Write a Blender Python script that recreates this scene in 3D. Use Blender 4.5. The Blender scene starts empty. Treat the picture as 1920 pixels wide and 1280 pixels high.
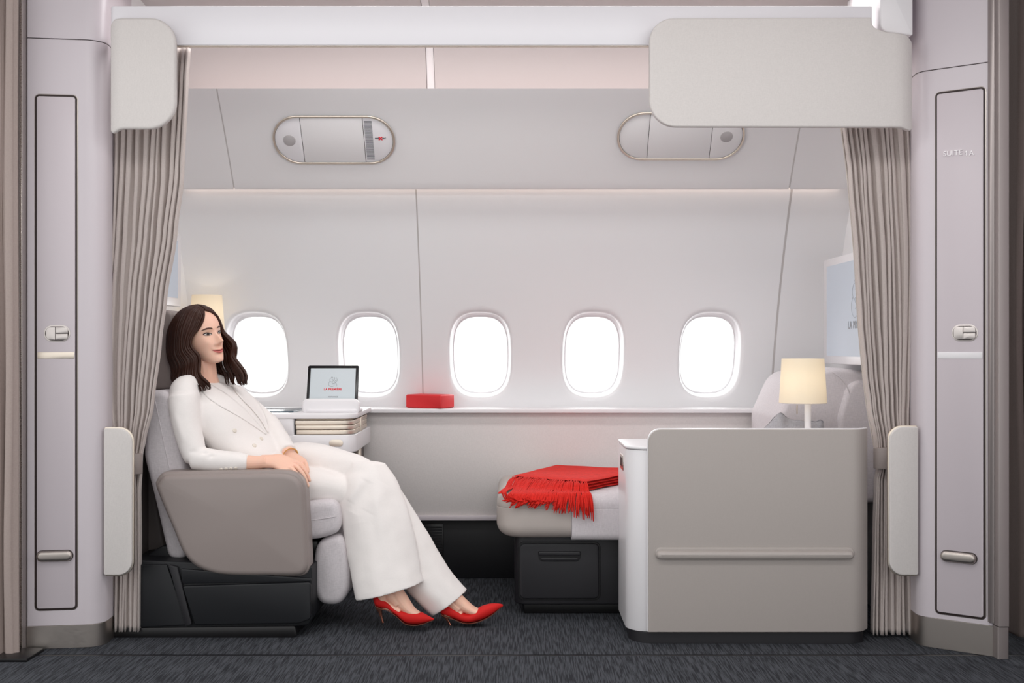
import bpy, bmesh, math, random
from mathutils import Vector, Matrix, noise
from mathutils.bvhtree import BVHTree
random.seed(4)
PI = math.pi
F = 2180.0; EYE = 1.09; HOR = 650.0
def Q(px, py, d):
    return Vector(((px-960)*d/F, d, EYE+(HOR-py)*d/F))
def qx(px, d): return (px-960)*d/F
def qz(py, d): return EYE+(HOR-py)*d/F

# ------------------------------------------------------------------ camera, world, exposure
scn = bpy.context.scene
COL = scn.collection
cd = bpy.data.cameras.new('camera'); cam = bpy.data.objects.new('camera', cd); COL.objects.link(cam)
cam.location = (0, 0, EYE); cam.rotation_euler = (PI/2, 0, 0)
cd.sensor_width = 36; cd.lens = F/1920*36; cd.shift_y = (HOR-640)/1920; cd.clip_start = .05
scn.camera = cam
w = bpy.data.worlds.new('world'); scn.world = w; w.use_nodes = True
bg = w.node_tree.nodes['Background']; bg.inputs[0].default_value = (1, 1, 1, 1); bg.inputs[1].default_value = 1.36
scn.view_settings.view_transform = 'Standard'; scn.view_settings.look = 'None'
scn.view_settings.exposure = -0.13; scn.view_settings.gamma = 1; scn.view_settings.use_curve_mapping = False
scn.cycles.max_bounces = 10; scn.cycles.diffuse_bounces = 6; scn.cycles.caustics_reflective = False; scn.cycles.caustics_refractive = False

def area(name, loc, rot, sx, sy, power, col=(1, 1, 1)):
    l = bpy.data.lights.new(name, 'AREA'); l.shape = 'RECTANGLE'; l.size = sx; l.size_y = sy; l.energy = power; l.color = col
    o = bpy.data.objects.new(name, l); COL.objects.link(o); o.location = loc; o.rotation_euler = rot
    return o
area('aisle_fill_light', (0, 2.9, 2.46), (math.radians(25), 0, 0), 3.2, .5, 34, (1, .985, .975))  # unseen fill lamp added to light the suite from the front
area('suite_fill_light', (.0, 4.42, 2.46), (0, 0, 0), 2.6, .2, 14, (1, .985, .975))  # added fill to brighten the suite interior, no visible fitting
area('cove_light_wall', (0, 5.134, 1.80), (math.radians(6), 0, 0), 2.9, .012, .9, (1, .80, .68))
area('cove_light_ceiling', (0, 5.03, 2.10), (math.radians(180-4), 0, 0), 2.9, .03, 2.4, (1, .84, .78))
area('daylight_outside_windows', (0, 6.5, 1.3), (math.radians(-90), 0, 0), 4.5, 1.6, 110, (1, .99, 1))

# ------------------------------------------------------------------ materials
def S(r, g, b):
    f = lambda c: c/12.92 if c <= .04045 else ((c+.055)/1.055)**2.4
    return (f(r/255), f(g/255), f(b/255), 1)
def mat(name, col, rough=.5, metal=0., bump=None, var=0., spec=.5, sheen=0., weave=None, coat=0., sub=0.):
    m = bpy.data.materials.new(name); m.use_nodes = True; nt = m.node_tree; N = nt.nodes; L = nt.links
    b = N['Principled BSDF']
    b.inputs['Base Color'].default_value = col; b.inputs['Roughness'].default_value = rough
    b.inputs['Metallic'].default_value = metal; b.inputs['Specular IOR Level'].default_value = spec
    b.inputs['Sheen Weight'].default_value = sheen; b.inputs['Coat Weight'].default_value = coat
    if sub:
        b.inputs['Subsurface Weight'].default_value = sub; b.inputs['Subsurface Radius'].default_value = (.02, .008, .004); b.inputs['Subsurface Scale'].default_value = .5
    tc = N.new('ShaderNodeTexCoord')
    if weave:                       # slub weave: crossed stretched noise
        sc, amt, bs = weave
        hs = []
        for v in ((sc*.12, sc*.12, sc), (sc, sc*.35, sc*.1)):
            mp = N.new('ShaderNodeMapping'); mp.inputs['Scale'].default_value = v
            L.new(tc.outputs['Object'], mp.inputs[0])
            n = N.new('ShaderNodeTexNoise'); n.inputs['Scale'].default_value = 1; n.inputs['Detail'].default_value = 3
            L.new(mp.outputs[0], n.inputs[0]); hs.append(n)
        ad = N.new('ShaderNodeMath'); ad.operation = 'ADD'; L.new(hs[0].outputs[0], ad.inputs[0]); L.new(hs[1].outputs[0], ad.inputs[1])
        mr = N.new('ShaderNodeMapRange'); mr.inputs[1].default_value = .7; mr.inputs[2].default_value = 1.3
        L.new(ad.outputs[0], mr.inputs[0])
        mx = N.new('ShaderNodeMix'); mx.data_type = 'RGBA'
        c2 = tuple(c*(1-amt) for c in col[:3])+(1,)
        mx.inputs[6].default_value = c2; mx.inputs[7].default_value = tuple(min(1, c*(1+amt*.6)) for c in col[:3])+(1,)
        L.new(mr.outputs[0], mx.inputs[0]); L.new(mx.outputs[2], b.inputs['Base Color'])
        bp = N.new('ShaderNodeBump'); bp.inputs['Strength'].default_value = bs; bp.inputs['Distance'].default_value = .001
        L.new(ad.outputs[0], bp.inputs['Height']); L.new(bp.outputs[0], b.inputs['Normal'])
    elif bump or var:
        n = N.new('ShaderNodeTexNoise'); n.inputs['Scale'].default_value = bump[0] if bump else 3; n.inputs['Detail'].default_value = 4
        L.new(tc.outputs['Object'], n.inputs[0])
        if bump:
            bp = N.new('ShaderNodeBump'); bp.inputs['Strength'].default_value = bump[1]; bp.inputs['Distance'].default_value = bump[2] if len(bump) > 2 else .001
            L.new(n.outputs[0], bp.inputs['Height']); L.new(bp.outputs[0], b.inputs['Normal'])
        if var:
            mx = N.new('ShaderNodeMix'); mx.data_type = 'RGBA'
            mx.inputs[6].default_value = tuple(c*(1-var) for c in col[:3])+(1,); mx.inputs[7].default_value = tuple(min(1, c*(1+var)) for c in col[:3])+(1,)
            L.new(n.outputs[0], mx.inputs[0]); L.new(mx.outputs[2], b.inputs['Base Color'])
    return m
def emis(name, col, st):
    m = mat(name, col, .6); b = m.node_tree.nodes['Principled BSDF']
    b.inputs['Emission Color'].default_value = col; b.inputs['Emission Strength'].default_value = st
    return m
def brushed(name, col, rough=.33, axis=2):
    m = mat(name, col, rough, 1.0); nt = m.node_tree; N = nt.nodes; L = nt.links
    tc = N.new('ShaderNodeTexCoord'); mp = N.new('ShaderNodeMapping'); s = [400, 400, 400]; s[axis] = 4; mp.inputs['Scale'].default_value = s
    n = N.new('ShaderNodeTexNoise'); n.inputs['Scale'].default_value = 1; L.new(tc.outputs['Object'], mp.inputs[0]); L.new(mp.outputs[0], n.inputs[0])
    mr = N.new('ShaderNodeMapRange'); mr.inputs[3].default_value = rough-.08; mr.inputs[4].default_value = rough+.14
    L.new(n.outputs[0], mr.inputs[0]); L.new(mr.outputs[0], N['Principled BSDF'].inputs['Roughness'])
    return m
M = {}
M['wall'] = mat('warm_white_sidewall', S(232, 232, 233), .55, bump=(180, .05))
M['band'] = mat('grey_white_overhead', S(229, 227, 227), .5, bump=(220, .05))
M['cove'] = mat('cove_white', S(196, 190, 190), .6, bump=(90, .03))
M['pillar'] = mat('satin_lilac_white', S(208, 200, 205), .35, bump=(300, .03))
M['door'] = mat('satin_door_panel', S(205, 196, 201), .38, bump=(300, .04))
M['gap'] = mat('dark_gap', S(48, 36, 34), .6)
M['seam'] = mat('grey_seam', S(196, 192, 190), .5)
M['steel'] = brushed('brushed_steel', S(186, 178, 172), .34, 0)
M['steelv'] = mat('satin_steel_upright', S(164, 155, 153), .4, .6)
M['chrome'] = brushed('satin_nickel', S(196, 190, 184), .25, 0)
M['bronze'] = mat('bronze_edge', S(182, 166, 146), .35, .8)
M['champagne'] = brushed('champagne_metal', S(228, 217, 203), .36, 0)
M['white'] = mat('white_lacquer', S(232, 230, 232), .3, bump=(160, .02))
M['framewhite'] = mat('window_surround_white', S(247, 246, 248), .45, bump=(160, .02))
M['beam'] = mat('white_beam', S(234, 232, 236), .4, bump=(160, .02))
M['linenpanel'] = mat('beige_linen_panel', S(216, 211, 208), .8, weave=(900, .06, .25))
M['lowerwall'] = mat('beige_fabric_wall', S(220, 215, 213), .8, weave=(700, .07, .3))
M['console'] = mat('grey_beige_laminate', S(178, 170, 165), .45, weave=(900, .03, .06))
M['taupe'] = mat('taupe_leather', S(150, 139, 135), .42, bump=(700, .12, .0006), var=.03)
M['beigeleather'] = mat('beige_leather', S(186, 177, 171), .4, bump=(700, .12, .0006), var=.03)
M['linen'] = mat('pale_grey_linen', S(214, 208, 211), .85, weave=(620, .12, .5), sheen=.2)
M['greycushion'] = mat('grey_wool', S(168, 167, 172), .9, weave=(500, .2, .6), sheen=.2)
M['curtain'] = mat('taupe_curtain', S(194, 183, 178), .85, weave=(800, .08, .35), sheen=.15)
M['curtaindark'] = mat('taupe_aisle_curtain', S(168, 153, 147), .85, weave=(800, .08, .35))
M['curtainshaded'] = mat('shaded_taupe_aisle_curtain', S(146, 131, 126), .85, weave=(800, .08, .35))  # aisle curtain taupe darkened, shade at the right put into the colour
M['nickel'] = mat('satin_nickel_latch', S(208, 201, 197), .34, .65, bump=(200, .02))
M['inklight'] = mat('pale_grey_ink', S(158, 162, 168), .6)
M['lining'] = mat('curtain_lining', S(206, 196, 188), .8, weave=(800, .06, .3))
M['navy'] = mat('dark_navy_plastic', S(14, 16, 21), .5, bump=(900, .2, .0005))
M['charcoal'] = mat('charcoal_plastic', S(32, 31, 35), .5, bump=(900, .2, .0005))
M['black'] = mat('black_plinth', S(18, 17, 19), .35, bump=(500, .05))
M['kick'] = mat('black_sidewall_kick', S(18, 18, 23), .5, bump=(400, .1))
M['shell'] = mat('dark_taupe_shell', S(96, 88, 86), .5, bump=(400, .1))
M['red'] = mat('red_wool', S(216, 30, 16), .9, weave=(420, .2, .7))
M['redbox'] = mat('red_card', S(214, 40, 44), .5, bump=(500, .08))
M['suede'] = mat('red_suede', S(206, 12, 8), .75, bump=(900, .2, .0004))
M['rosegold'] = mat('rose_gold', S(214, 140, 116), .25, .9)
M['skin'] = mat('skin', S(244, 197, 174), .45, bump=(500, .06, .0005), var=.03, sub=.2)
M['hair'] = mat('dark_brown_hair', S(58, 31, 21), .4, spec=.3)
M['suit'] = mat('ivory_wool_crepe', S(241, 236, 233), .8, weave=(900, .025, .12), sheen=.15)
M['horn'] = mat('ivory_button', S(228, 220, 208), .3)
M['gold'] = mat('gold_watch', S(226, 188, 120), .2, .9)
M['lip'] = mat('rose_lips', S(208, 108, 102), .35)
M['eyewhite'] = mat('eye_white', S(226, 218, 212), .2)
M['iris'] = mat('dark_iris', S(44, 28, 20), .4)
M['lash'] = mat('dark_lash', S(52, 32, 26), .6)
M['brow'] = mat('brown_brow', S(84, 54, 42), .8)
M['bezel'] = mat('black_bezel', S(22, 22, 24), .2)
M['screen'] = emis('pale_blue_screen', S(196, 204, 208), .14)
M['screenwall'] = emis('pale_blue_wall_screen', S(190, 198, 208), .10)
M['ink'] = mat('grey_ink', S(150, 152, 156), .6)
M['inkdark'] = mat('dark_grey_ink', S(96, 98, 104), .6)
M['redink'] = mat('red_ink', S(222, 36, 52), .6)
M['teal'] = mat('dark_teal_gloss', S(30, 58, 72), .2)
M['disc'] = mat('grey_diffuser_disc', S(176, 172, 172), .6)
M['embossed'] = mat('embossed_letters', S(246, 243, 245), .3)

# lampshade : translucent cloth
def shade_mat():
    m = bpy.data.materials.new('cream_lampshade'); m.use_nodes = True; nt = m.node_tree; N = nt.nodes; L = nt.links
    b = N['Principled BSDF']; b.inputs['Base Color'].default_value = S(250, 242, 226); b.inputs['Roughness'].default_value = .8
    tr = N.new('ShaderNodeBsdfTranslucent'); tr.inputs[0].default_value = S(255, 249, 236)
    mx = N.new('ShaderNodeMixShader'); mx.inputs[0].default_value = .5
    L.new(b.outputs[0], mx.inputs[1]); L.new(tr.outputs[0], mx.inputs[2]); L.new(mx.outputs[0], N['Material Output'].inputs[0])
    tc = N.new('ShaderNodeTexCoord'); mp = N.new('ShaderNodeMapping'); mp.inputs['Scale'].default_value = (500, 500, 60)
    n = N.new('ShaderNodeTexNoise'); n.inputs['Scale'].default_value = 1; bp = N.new('ShaderNodeBump'); bp.inputs['Strength'].default_value = .2; bp.inputs['Distance'].default_value = .0006
    L.new(tc.outputs['Object'], mp.inputs[0]); L.new(mp.outputs[0], n.inputs[0]); L.new(n.outputs[0], bp.inputs['Height']); L.new(bp.outputs[0], b.inputs['Normal'])
    return m
M['shade'] = shade_mat()
def glass_mat():
    m = bpy.data.materials.new('window_glass'); m.use_nodes = True; nt = m.node_tree; N = nt.nodes; L = nt.links
    N.remove(N['Principled BSDF'])
    t = N.new('ShaderNodeBsdfTransparent'); t.inputs[0].default_value = (.98, .985, .98, 1)
    g = N.new('ShaderNodeBsdfGlossy'); g.inputs['Roughness'].default_value = .03
    fr = N.new('ShaderNodeFresnel'); fr.inputs[0].default_value = 1.3
    mx = N.new('ShaderNodeMixShader'); L.new(fr.outputs[0], mx.inputs[0]); L.new(t.outputs[0], mx.inputs[1]); L.new(g.outputs[0], mx.inputs[2])
    L.new(mx.outputs[0], N['Material Output'].inputs[0]); return m
M['glass'] = glass_mat()
def carpet_mat():
    m = bpy.data.materials.new('charcoal_carpet'); m.use_nodes = True; nt = m.node_tree; N = nt.nodes; L = nt.links
    b = N['Principled BSDF']; b.inputs['Roughness'].default_value = .95; b.inputs['Specular IOR Level'].default_value = .15
    tc = N.new('ShaderNodeTexCoord')
    mp = N.new('ShaderNodeMapping'); mp.inputs['Scale'].default_value = (215, 9, 1)
    L.new(tc.outputs['Object'], mp.inputs[0])
    n1 = N.new('ShaderNodeTexNoise'); n1.inputs['Scale'].default_value = 1; n1.inputs['Detail'].default_value = 2; n1.inputs['Distortion'].default_value = .25
    L.new(mp.outputs[0], n1.inputs[0])
    n2 = N.new('ShaderNodeTexNoise'); n2.inputs['Scale'].default_value = 420; n2.inputs['Detail'].default_value = 3
    L.new(tc.outputs['Object'], n2.inputs[0])
    r = N.new('ShaderNodeValToRGB'); r.color_ramp.elements[0].position = .40; r.color_ramp.elements[1].position = .60
    r.color_ramp.elements[0].color = S(50, 52, 57); r.color_ramp.elements[1].color = S(86, 89, 95)
    L.new(n1.outputs[0], r.inputs[0])
    mx = N.new('ShaderNodeMix'); mx.data_type = 'RGBA'; mx.blend_type = 'MULTIPLY'; mx.inputs[0].default_value = .6
    r2 = N.new('ShaderNodeValToRGB'); r2.color_ramp.elements[0].position = .3; r2.color_ramp.elements[1].position = .7; r2.color_ramp.elements[0].color = (.45, .45, .45, 1)
    L.new(n2.outputs[0], r2.inputs[0]); L.new(r.outputs[0], mx.inputs[6]); L.new(r2.outputs[0], mx.inputs[7]); L.new(mx.outputs[2], b.inputs['Base Color'])
    ad = N.new('ShaderNodeMath'); ad.operation = 'ADD'; L.new(n1.outputs[0], ad.inputs[0]); L.new(n2.outputs[0], ad.inputs[1])
    bp = N.new('ShaderNodeBump'); bp.inputs['Strength'].default_value = .7; bp.inputs['Distance'].default_value = .003
    L.new(ad.outputs[0], bp.inputs['Height']); L.new(bp.outputs[0], b.inputs['Normal']); return m
M['carpet'] = carpet_mat()

# ------------------------------------------------------------------ object helpers
ORG = {}
def tag(o, label=None, cat=None, group=None, kind=None):
    if label: o['label'] = label
    if cat: o['category'] = cat
    if group: o['group'] = group
    if kind: o['kind'] = kind
    return o
def thing(name, loc, label=None, cat=None, group=None, kind=None):
    o = bpy.data.objects.new(name, None); COL.objects.link(o); o.location = loc; o.empty_display_size = .05
    ORG[o] = Vector(loc); return tag(o, label, cat, group, kind)
def link_mesh(name, me, m, parent=None, center=True):
    c = Vector((0, 0, 0))
    if center and len(me.vertices):
        xs = [v.co for v in me.vertices]
        lo = Vector([min(p[i] for p in xs) for i in range(3)]); hi = Vector([max(p[i] for p in xs) for i in range(3)])
        c = (lo+hi)/2; c.z = lo.z
        me.transform(Matrix.Translation(-c))
    o = bpy.data.objects.new(name, me); COL.objects.link(o)
    for mm in (m if isinstance(m, (list, tuple)) else [m]): me.materials.append(mm)
    ORG[o] = c
    if parent is not None: o.parent = parent; o.location = c-ORG[parent]
    else: o.location = c
    return o
def finish(bm, name, m, parent=None, bevel=0, seg=3, smooth=True, angle=40, normals=True, limit=30):
    if normals: bmesh.ops.recalc_face_normals(bm, faces=bm.faces)
    if bevel:
        es = [e for e in bm.edges if len(e.link_faces) == 2 and e.calc_face_angle(0) > math.radians(limit)]
        bmesh.ops.bevel(bm, geom=es, offset=bevel, segments=seg, profile=.5, affect='EDGES', clamp_overlap=True)
    me = bpy.data.meshes.new(name); bm.to_mesh(me); bm.free()
    if smooth:
        me.polygons.foreach_set('use_smooth', [True]*len(me.polygons)); me.set_sharp_from_angle(angle=math.radians(angle))
    return link_mesh(name, me, m, parent)
def add_box(bm, x0, x1, y0, y1, z0, z1):
    v = [bm.verts.new((x, y, z)) for x in (x0, x1) for y in (y0, y1) for z in (z0, z1)]
    for f in ((0, 1, 3, 2), (4, 6, 7, 5), (0, 4, 5, 1), (2, 3, 7, 6), (0, 2, 6, 4), (1, 5, 7, 3)): bm.faces.new([v[i] for i in f])
def box(name, x0, x1, y0, y1, z0, z1, m, parent=None, bevel=.003, seg=2):
    bm = bmesh.new(); add_box(bm, x0, x1, y0, y1, z0, z1); return finish(bm, name, m, parent, bevel, seg)
def rounded(pts, r, n=7):
    """round polygon corners; pts (a,b) or (a,b,r)"""
    out = []; k = len(pts)
    for i in range(k):
        p = Vector(pts[i][:2]); a = Vector(pts[i-1][:2]); b = Vector(pts[(i+1) % k][:2])
        rr = pts[i][2] if len(pts[i]) > 2 else r
        u = (a-p); v = (b-p); lu, lv = u.length, v.length; u.normalize(); v.normalize()
        ang = math.acos(max(-1, min(1, u.dot(v))))
        if rr <= 1e-6 or ang > PI-.02: out.append(p); continue
        t = min(rr/math.tan(ang/2), lu*.49, lv*.49); rr = t*math.tan(ang/2)
        c = p+(u+v).normalized()*(rr/math.sin(ang/2)); s = p+u*t-c; e = p+v*t-c
        a0 = math.atan2(s.y, s.x); a1 = math.atan2(e.y, e.x); da = (a1-a0+PI) % (2*PI)-PI
        for j in range(n+1):
            q = a0+da*j/n; out.append(c+Vector((math.cos(q), math.sin(q)))*rr)
    return out
def prism(name, pts, d0, d1, m, parent=None, bevel=.004, seg=3, axis='Y', fn=None, smooth=True, angle=40):
    """outline in (x,z) extruded over y (axis Y), (x,y) over z (axis Z), (y,z) over x (axis X)"""
    bm = bmesh.new()
    def mk(p, d):
        return {'Y': (p[0], d, p[1]), 'Z': (p[0], p[1], d), 'X': (d, p[0], p[1])}[axis]
    A = [bm.verts.new(mk(p, d0)) for p in pts]; B = [bm.verts.new(mk(p, d1)) for p in pts]
    n = len(pts); bm.faces.new(A); bm.faces.new(B[::-1])
    for i in range(n): bm.faces.new((A[i], A[(i+1) % n], B[(i+1) % n], B[i]))
    bmesh.ops.recalc_face_normals(bm, faces=bm.faces)
    if bevel:
        es = [e for e in A[0].link_edges if 0]
        capf = [f for f in bm.faces if len(f.verts) == n]
        es = set()
        for f in capf: es.update(f.edges)
        bmesh.ops.bevel(bm, geom=list(es), offset=bevel, segments=seg, profile=.5, affect='EDGES', clamp_overlap=True)
    if fn:
        for v in bm.verts: v.co = fn(v.co)
    me = bpy.data.meshes.new(name); bm.to_mesh(me); bm.free()
    if smooth:
        me.polygons.foreach_set('use_smooth', [True]*len(me.polygons)); me.set_sharp_from_angle(angle=math.radians(angle))
    return link_mesh(name, me, m, parent)
def pxo(pts, d, r=0, n=7):
    """pixel outline on plane at depth d -> rounded (x,z)"""
    q = [(qx(p[0], d), qz(p[1], d)) + ((p[2]*d/F,) if len(p) > 2 else ()) for p in pts]
    return rounded(q, r*d/F, n)
def pill(cx, cz, w, h, n=12):
    r = min(w, h)/2
    return rounded([(cx-w/2, cz-h/2), (cx+w/2, cz-h/2), (cx+w/2, cz+h/2), (cx-w/2, cz+h/2)], r*.999, n)
def cat(P, t):
    """catmull-rom through list P of tuples, t in 0..len-1"""
    n = len(P)-1; i = min(int(t), n-1); f = t-i
    p0 = P[max(i-1, 0)]; p1 = P[i]; p2 = P[i+1]; p3 = P[min(i+2, n)]
    return [.5*((2*b)+(-a+c)*f+(2*a-5*b+4*c-d)*f*f+(-a+3*b-3*c+d)*f**3) for a, b, c, d in zip(p0, p1, p2, p3)]
def add_tube(bm, pts, ra, rb=None, ref=None, sub=4, nc=16, cap=True, ex=2.0, endround=True):
    """swept superellipse; pts vectors, ra/rb lists or numbers; ref = direction of ra"""
    k = len(pts); ra = ra if isinstance(ra, (list, tuple)) else [ra]*k
    rb = ra if rb is None else (rb if isinstance(rb, (list, tuple)) else [rb]*k)
    P = [tuple(p)+(a, b) for p, a, b in zip(pts, ra, rb)]
    n = (k-1)*sub; rows = []
    S_ = [cat(P, (k-1)*i/n) for i in range(n+1)]
    C = [Vector(s[:3]) for s in S_]
    up = Vector(ref) if ref is not None else None
    prev = None
    for i in range(n+1):
        t = (C[min(i+1, n)]-C[max(i-1, 0)]).normalized()
        if up is not None: a = up-t*up.dot(t)
        elif prev is not None: a = prev-t*prev.dot(t)
        else:
            a = Vector((0, 0, 1)) if abs(t.z) < .9 else Vector((0, 1, 0)); a = a-t*a.dot(t)
        a.normalize(); prev = a; b = t.cross(a)
        A_, B_ = max(S_[i][3], 1e-4), max(S_[i][4], 1e-4)
        row = []
        for j in range(nc):
            th = 2*PI*j/nc; c, s = math.cos(th), math.sin(th)
            cc = math.copysign(abs(c)**(2/ex), c); ss = math.copysign(abs(s)**(2/ex), s)
            row.append(bm.verts.new(C[i]+a*A_*cc+b*B_*ss))
        rows.append(row)
    for i in range(n):
        for j in range(nc):
            bm.faces.new((rows[i][j], rows[i][(j+1) % nc], rows[i+1][(j+1) % nc], rows[i+1][j]))
    if cap:
        for row, o, q in ((rows[0], 0, 1), (rows[-1], n, n-1)):
            r = min(max(S_[o][3], 0), max(S_[o][4], 0))*(.6 if endround else 0)
            c = bm.verts.new(C[o]+(C[o]-C[q]).normalized()*r)
            for j in range(nc): bm.faces.new((row[j], row[(j+1) % nc], c))
    return rows
def tube(name, pts, ra, m, parent=None, rb=None, ref=None, sub=4, nc=16, ex=2.0, er=True):
    bm = bmesh.new(); add_tube(bm, [Vector(p) for p in pts], ra, rb, ref, sub, nc, True, ex, er)
    return finish(bm, name, m, parent, angle=60)
def sweep_rect(name, path, hw, depth_dir, thick, m, parent):
    pass
def soft(name, pts, d0, d1, m, parent, bevel, seg=6, axis='Y', fn=None):
    return prism(name, pts, d0, d1, m, parent, bevel, seg, axis, fn, True, 75)
def spl(pts, d, n=6, closed=True):
    P = [(qx(p[0], d), qz(p[1], d)) for p in pts]; k = len(P); out = []
    for i in range(k):
        p0, p1, p2, p3 = P[i-1], P[i], P[(i+1) % k], P[(i+2) % k]
        for j in range(n):
            f = j/n; out.append(Vector([.5*((2*b)+(-a+c)*f+(2*a-5*b+4*c-e)*f*f+(-a+3*b-3*c+e)*f**3) for a, b, c, e in zip(p0, p1, p2, p3)]))
    return out
def resample(P, step):
    P = [Vector(p) for p in P]; out = []; acc = 0
    for i in range(len(P)):
        a, b = P[i], P[(i+1) % len(P)]; L = (b-a).length
        if L < 1e-9: continue
        n = max(1, round(L/step)) if L > step else 1
        for j in range(n): out.append(a+(b-a)*j/n)
    return out
def puff(name, outline, d0, d1, r0, r1, m, parent, axis='Y', dome0=0, dome1=0, seg=8, fn=None):
    """padded block: outline ends rounded with radius r0 / r1, faces domed"""
    P = resample(outline, .012); n = len(P); area_ = sum(P[i-1].x*P[i].y-P[i].x*P[i-1].y for i in range(n))
    if area_ < 0: P.reverse()
    N_ = []
    for i in range(n):
        t = (P[(i+1) % n]-P[i-1]).normalized(); N_.append(Vector((t.y, -t.x)))
    for _ in range(3): N_ = [(N_[i-1]+N_[i]*2+N_[(i+1) % n]).normalized() for i in range(n)]
    c = sum(P, Vector((0, 0)))/n
    def ring_(ins, d):
        return [(p-q*ins, d) for p, q in zip(P, N_)]
    R = []
    def side(r, d, sg, dome):
        L = []
        for k in (.0, .35, .6, .8):
            base = ring_(r, d); L.append([(c+(p-c)*k, d-sg*0+sg*(-dome)*(1-k*k)) for p, _ in base])
        for k in range(seg+1):
            a = PI/2*k/seg; L.append(ring_(r*(1-math.sin(a)), d+sg*r*(1-math.cos(a))))
        return L
    R = side(r0, d0, 1, dome0)+side(r1, d1, -1, dome1)[::-1]
    bm = bmesh.new()
    def mk(p, d): return {'Y': (p[0], d, p[1]), 'Z': (p[0], p[1], d), 'X': (d, p[0], p[1])}[axis]
    first = bm.verts.new(mk(R[0][0][0], R[0][0][1])); last = bm.verts.new(mk(R[-1][0][0], R[-1][0][1]))
    rows = [[bm.verts.new(mk(p, d)) for p, d in rr] for rr in R[1:-1]]
    for i in range(n):
        bm.faces.new((first, rows[0][i], rows[0][(i+1) % n])); bm.faces.new((last, rows[-1][(i+1) % n], rows[-1][i]))
    for a, b in zip(rows[:-1], rows[1:]):
        for i in range(n): bm.faces.new((a[i], b[i], b[(i+1) % n], a[(i+1) % n]))
    if fn:
        for v in bm.verts: v.co = fn(v.co)
    return finish(bm, name, m, parent, angle=70)
def lathe(name, prof, c, m, parent=None, n=40, closed=True):
    bm = bmesh.new(); rows = []
    for r, z in prof: rows.append([bm.verts.new((c[0]+r*math.cos(2*PI*j/n), c[1]+r*math.sin(2*PI*j/n), c[2]+z)) for j in range(n)])
    for i in range(len(rows)-1):
        for j in range(n): bm.faces.new((rows[i][j], rows[i][(j+1) % n], rows[i+1][(j+1) % n], rows[i+1][j]))
    if closed:
        bm.faces.new(rows[0][::-1]); bm.faces.new(rows[-1])
    return finish(bm, name, m, parent, angle=50)
def text(name, s, mtx, size, m, parent, extrude=.0008, spacing=1.0, bold=0):
    cu = bpy.data.curves.new(name, 'FONT'); cu.body = s; cu.size = size; cu.extrude = extrude; cu.align_x = 'CENTER'; cu.align_y = 'CENTER'; cu.space_character = spacing; cu.offset = bold
    o = bpy.data.objects.new('tmp', cu); COL.objects.link(o)
    dg = bpy.context.evaluated_depsgraph_get(); me = bpy.data.meshes.new_from_object(o.evaluated_get(dg))
    bpy.data.objects.remove(o); me.transform(mtx); me.name = name
    me.materials.clear()
    return link_mesh(name, me, m, parent)
def strokes(name, lines, mtx, r, m, parent):
    """flat printed line art: polylines in local xy"""
    bm = bmesh.new()
    for ln in lines:
        P = [cat([tuple(p) for p in ln], (len(ln)-1)*i/(len(ln)*4)) for i in range(len(ln)*4+1)]
        P = [mtx @ Vector((p[0], p[1], 0)) for p in P]
        add_tube(bm, P, r, sub=1, nc=5)
    return finish(bm, name, m, parent)
# facing camera plane matrix: local x->+X, y->+Z, z->-Y
def face_cam(loc, rz=0, tilt=0):
    return Matrix.Translation(loc) @ Matrix.Rotation(rz, 4, 'Z') @ Matrix.Rotation(PI/2-tilt, 4, 'X')
def remesh(bm, voxel, smooth=4, fac=.5):
    me = bpy.data.meshes.new('tmp'); bmesh.ops.recalc_face_normals(bm, faces=bm.faces); bm.to_mesh(me); bm.free()
    o = bpy.data.objects.new('tmp', me); COL.objects.link(o)
    r = o.modifiers.new('r', 'REMESH'); r.mode = 'VOXEL'; r.voxel_size = voxel; r.use_smooth_shade = True
    if smooth:
        s = o.modifiers.new('s', 'SMOOTH'); s.factor = fac; s.iterations = smooth
    dg = bpy.context.evaluated_depsgraph_get(); out = bpy.data.meshes.new_from_object(o.evaluated_get(dg))
    bpy.data.objects.remove(o); out.polygons.foreach_set('use_smooth', [True]*len(out.polygons))
    return out

# ================================================================== STRUCTURE
def struct(o): o['kind'] = 'structure'; return o
XW = 1.51
# floors
struct(box('floor', -2.4, 2.4, 4.125, 6.0, -.05, 0, M['carpet'], None, 0))
struct(box('floor', -2.4, 2.4, -1.0, 4.105, -.05, 0, M['carpet'], None, 0))
struct(box('trim_1', -2.4, 2.4, 4.105, 4.125, -.05, -.001, M['kick'], None, 0))

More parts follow.
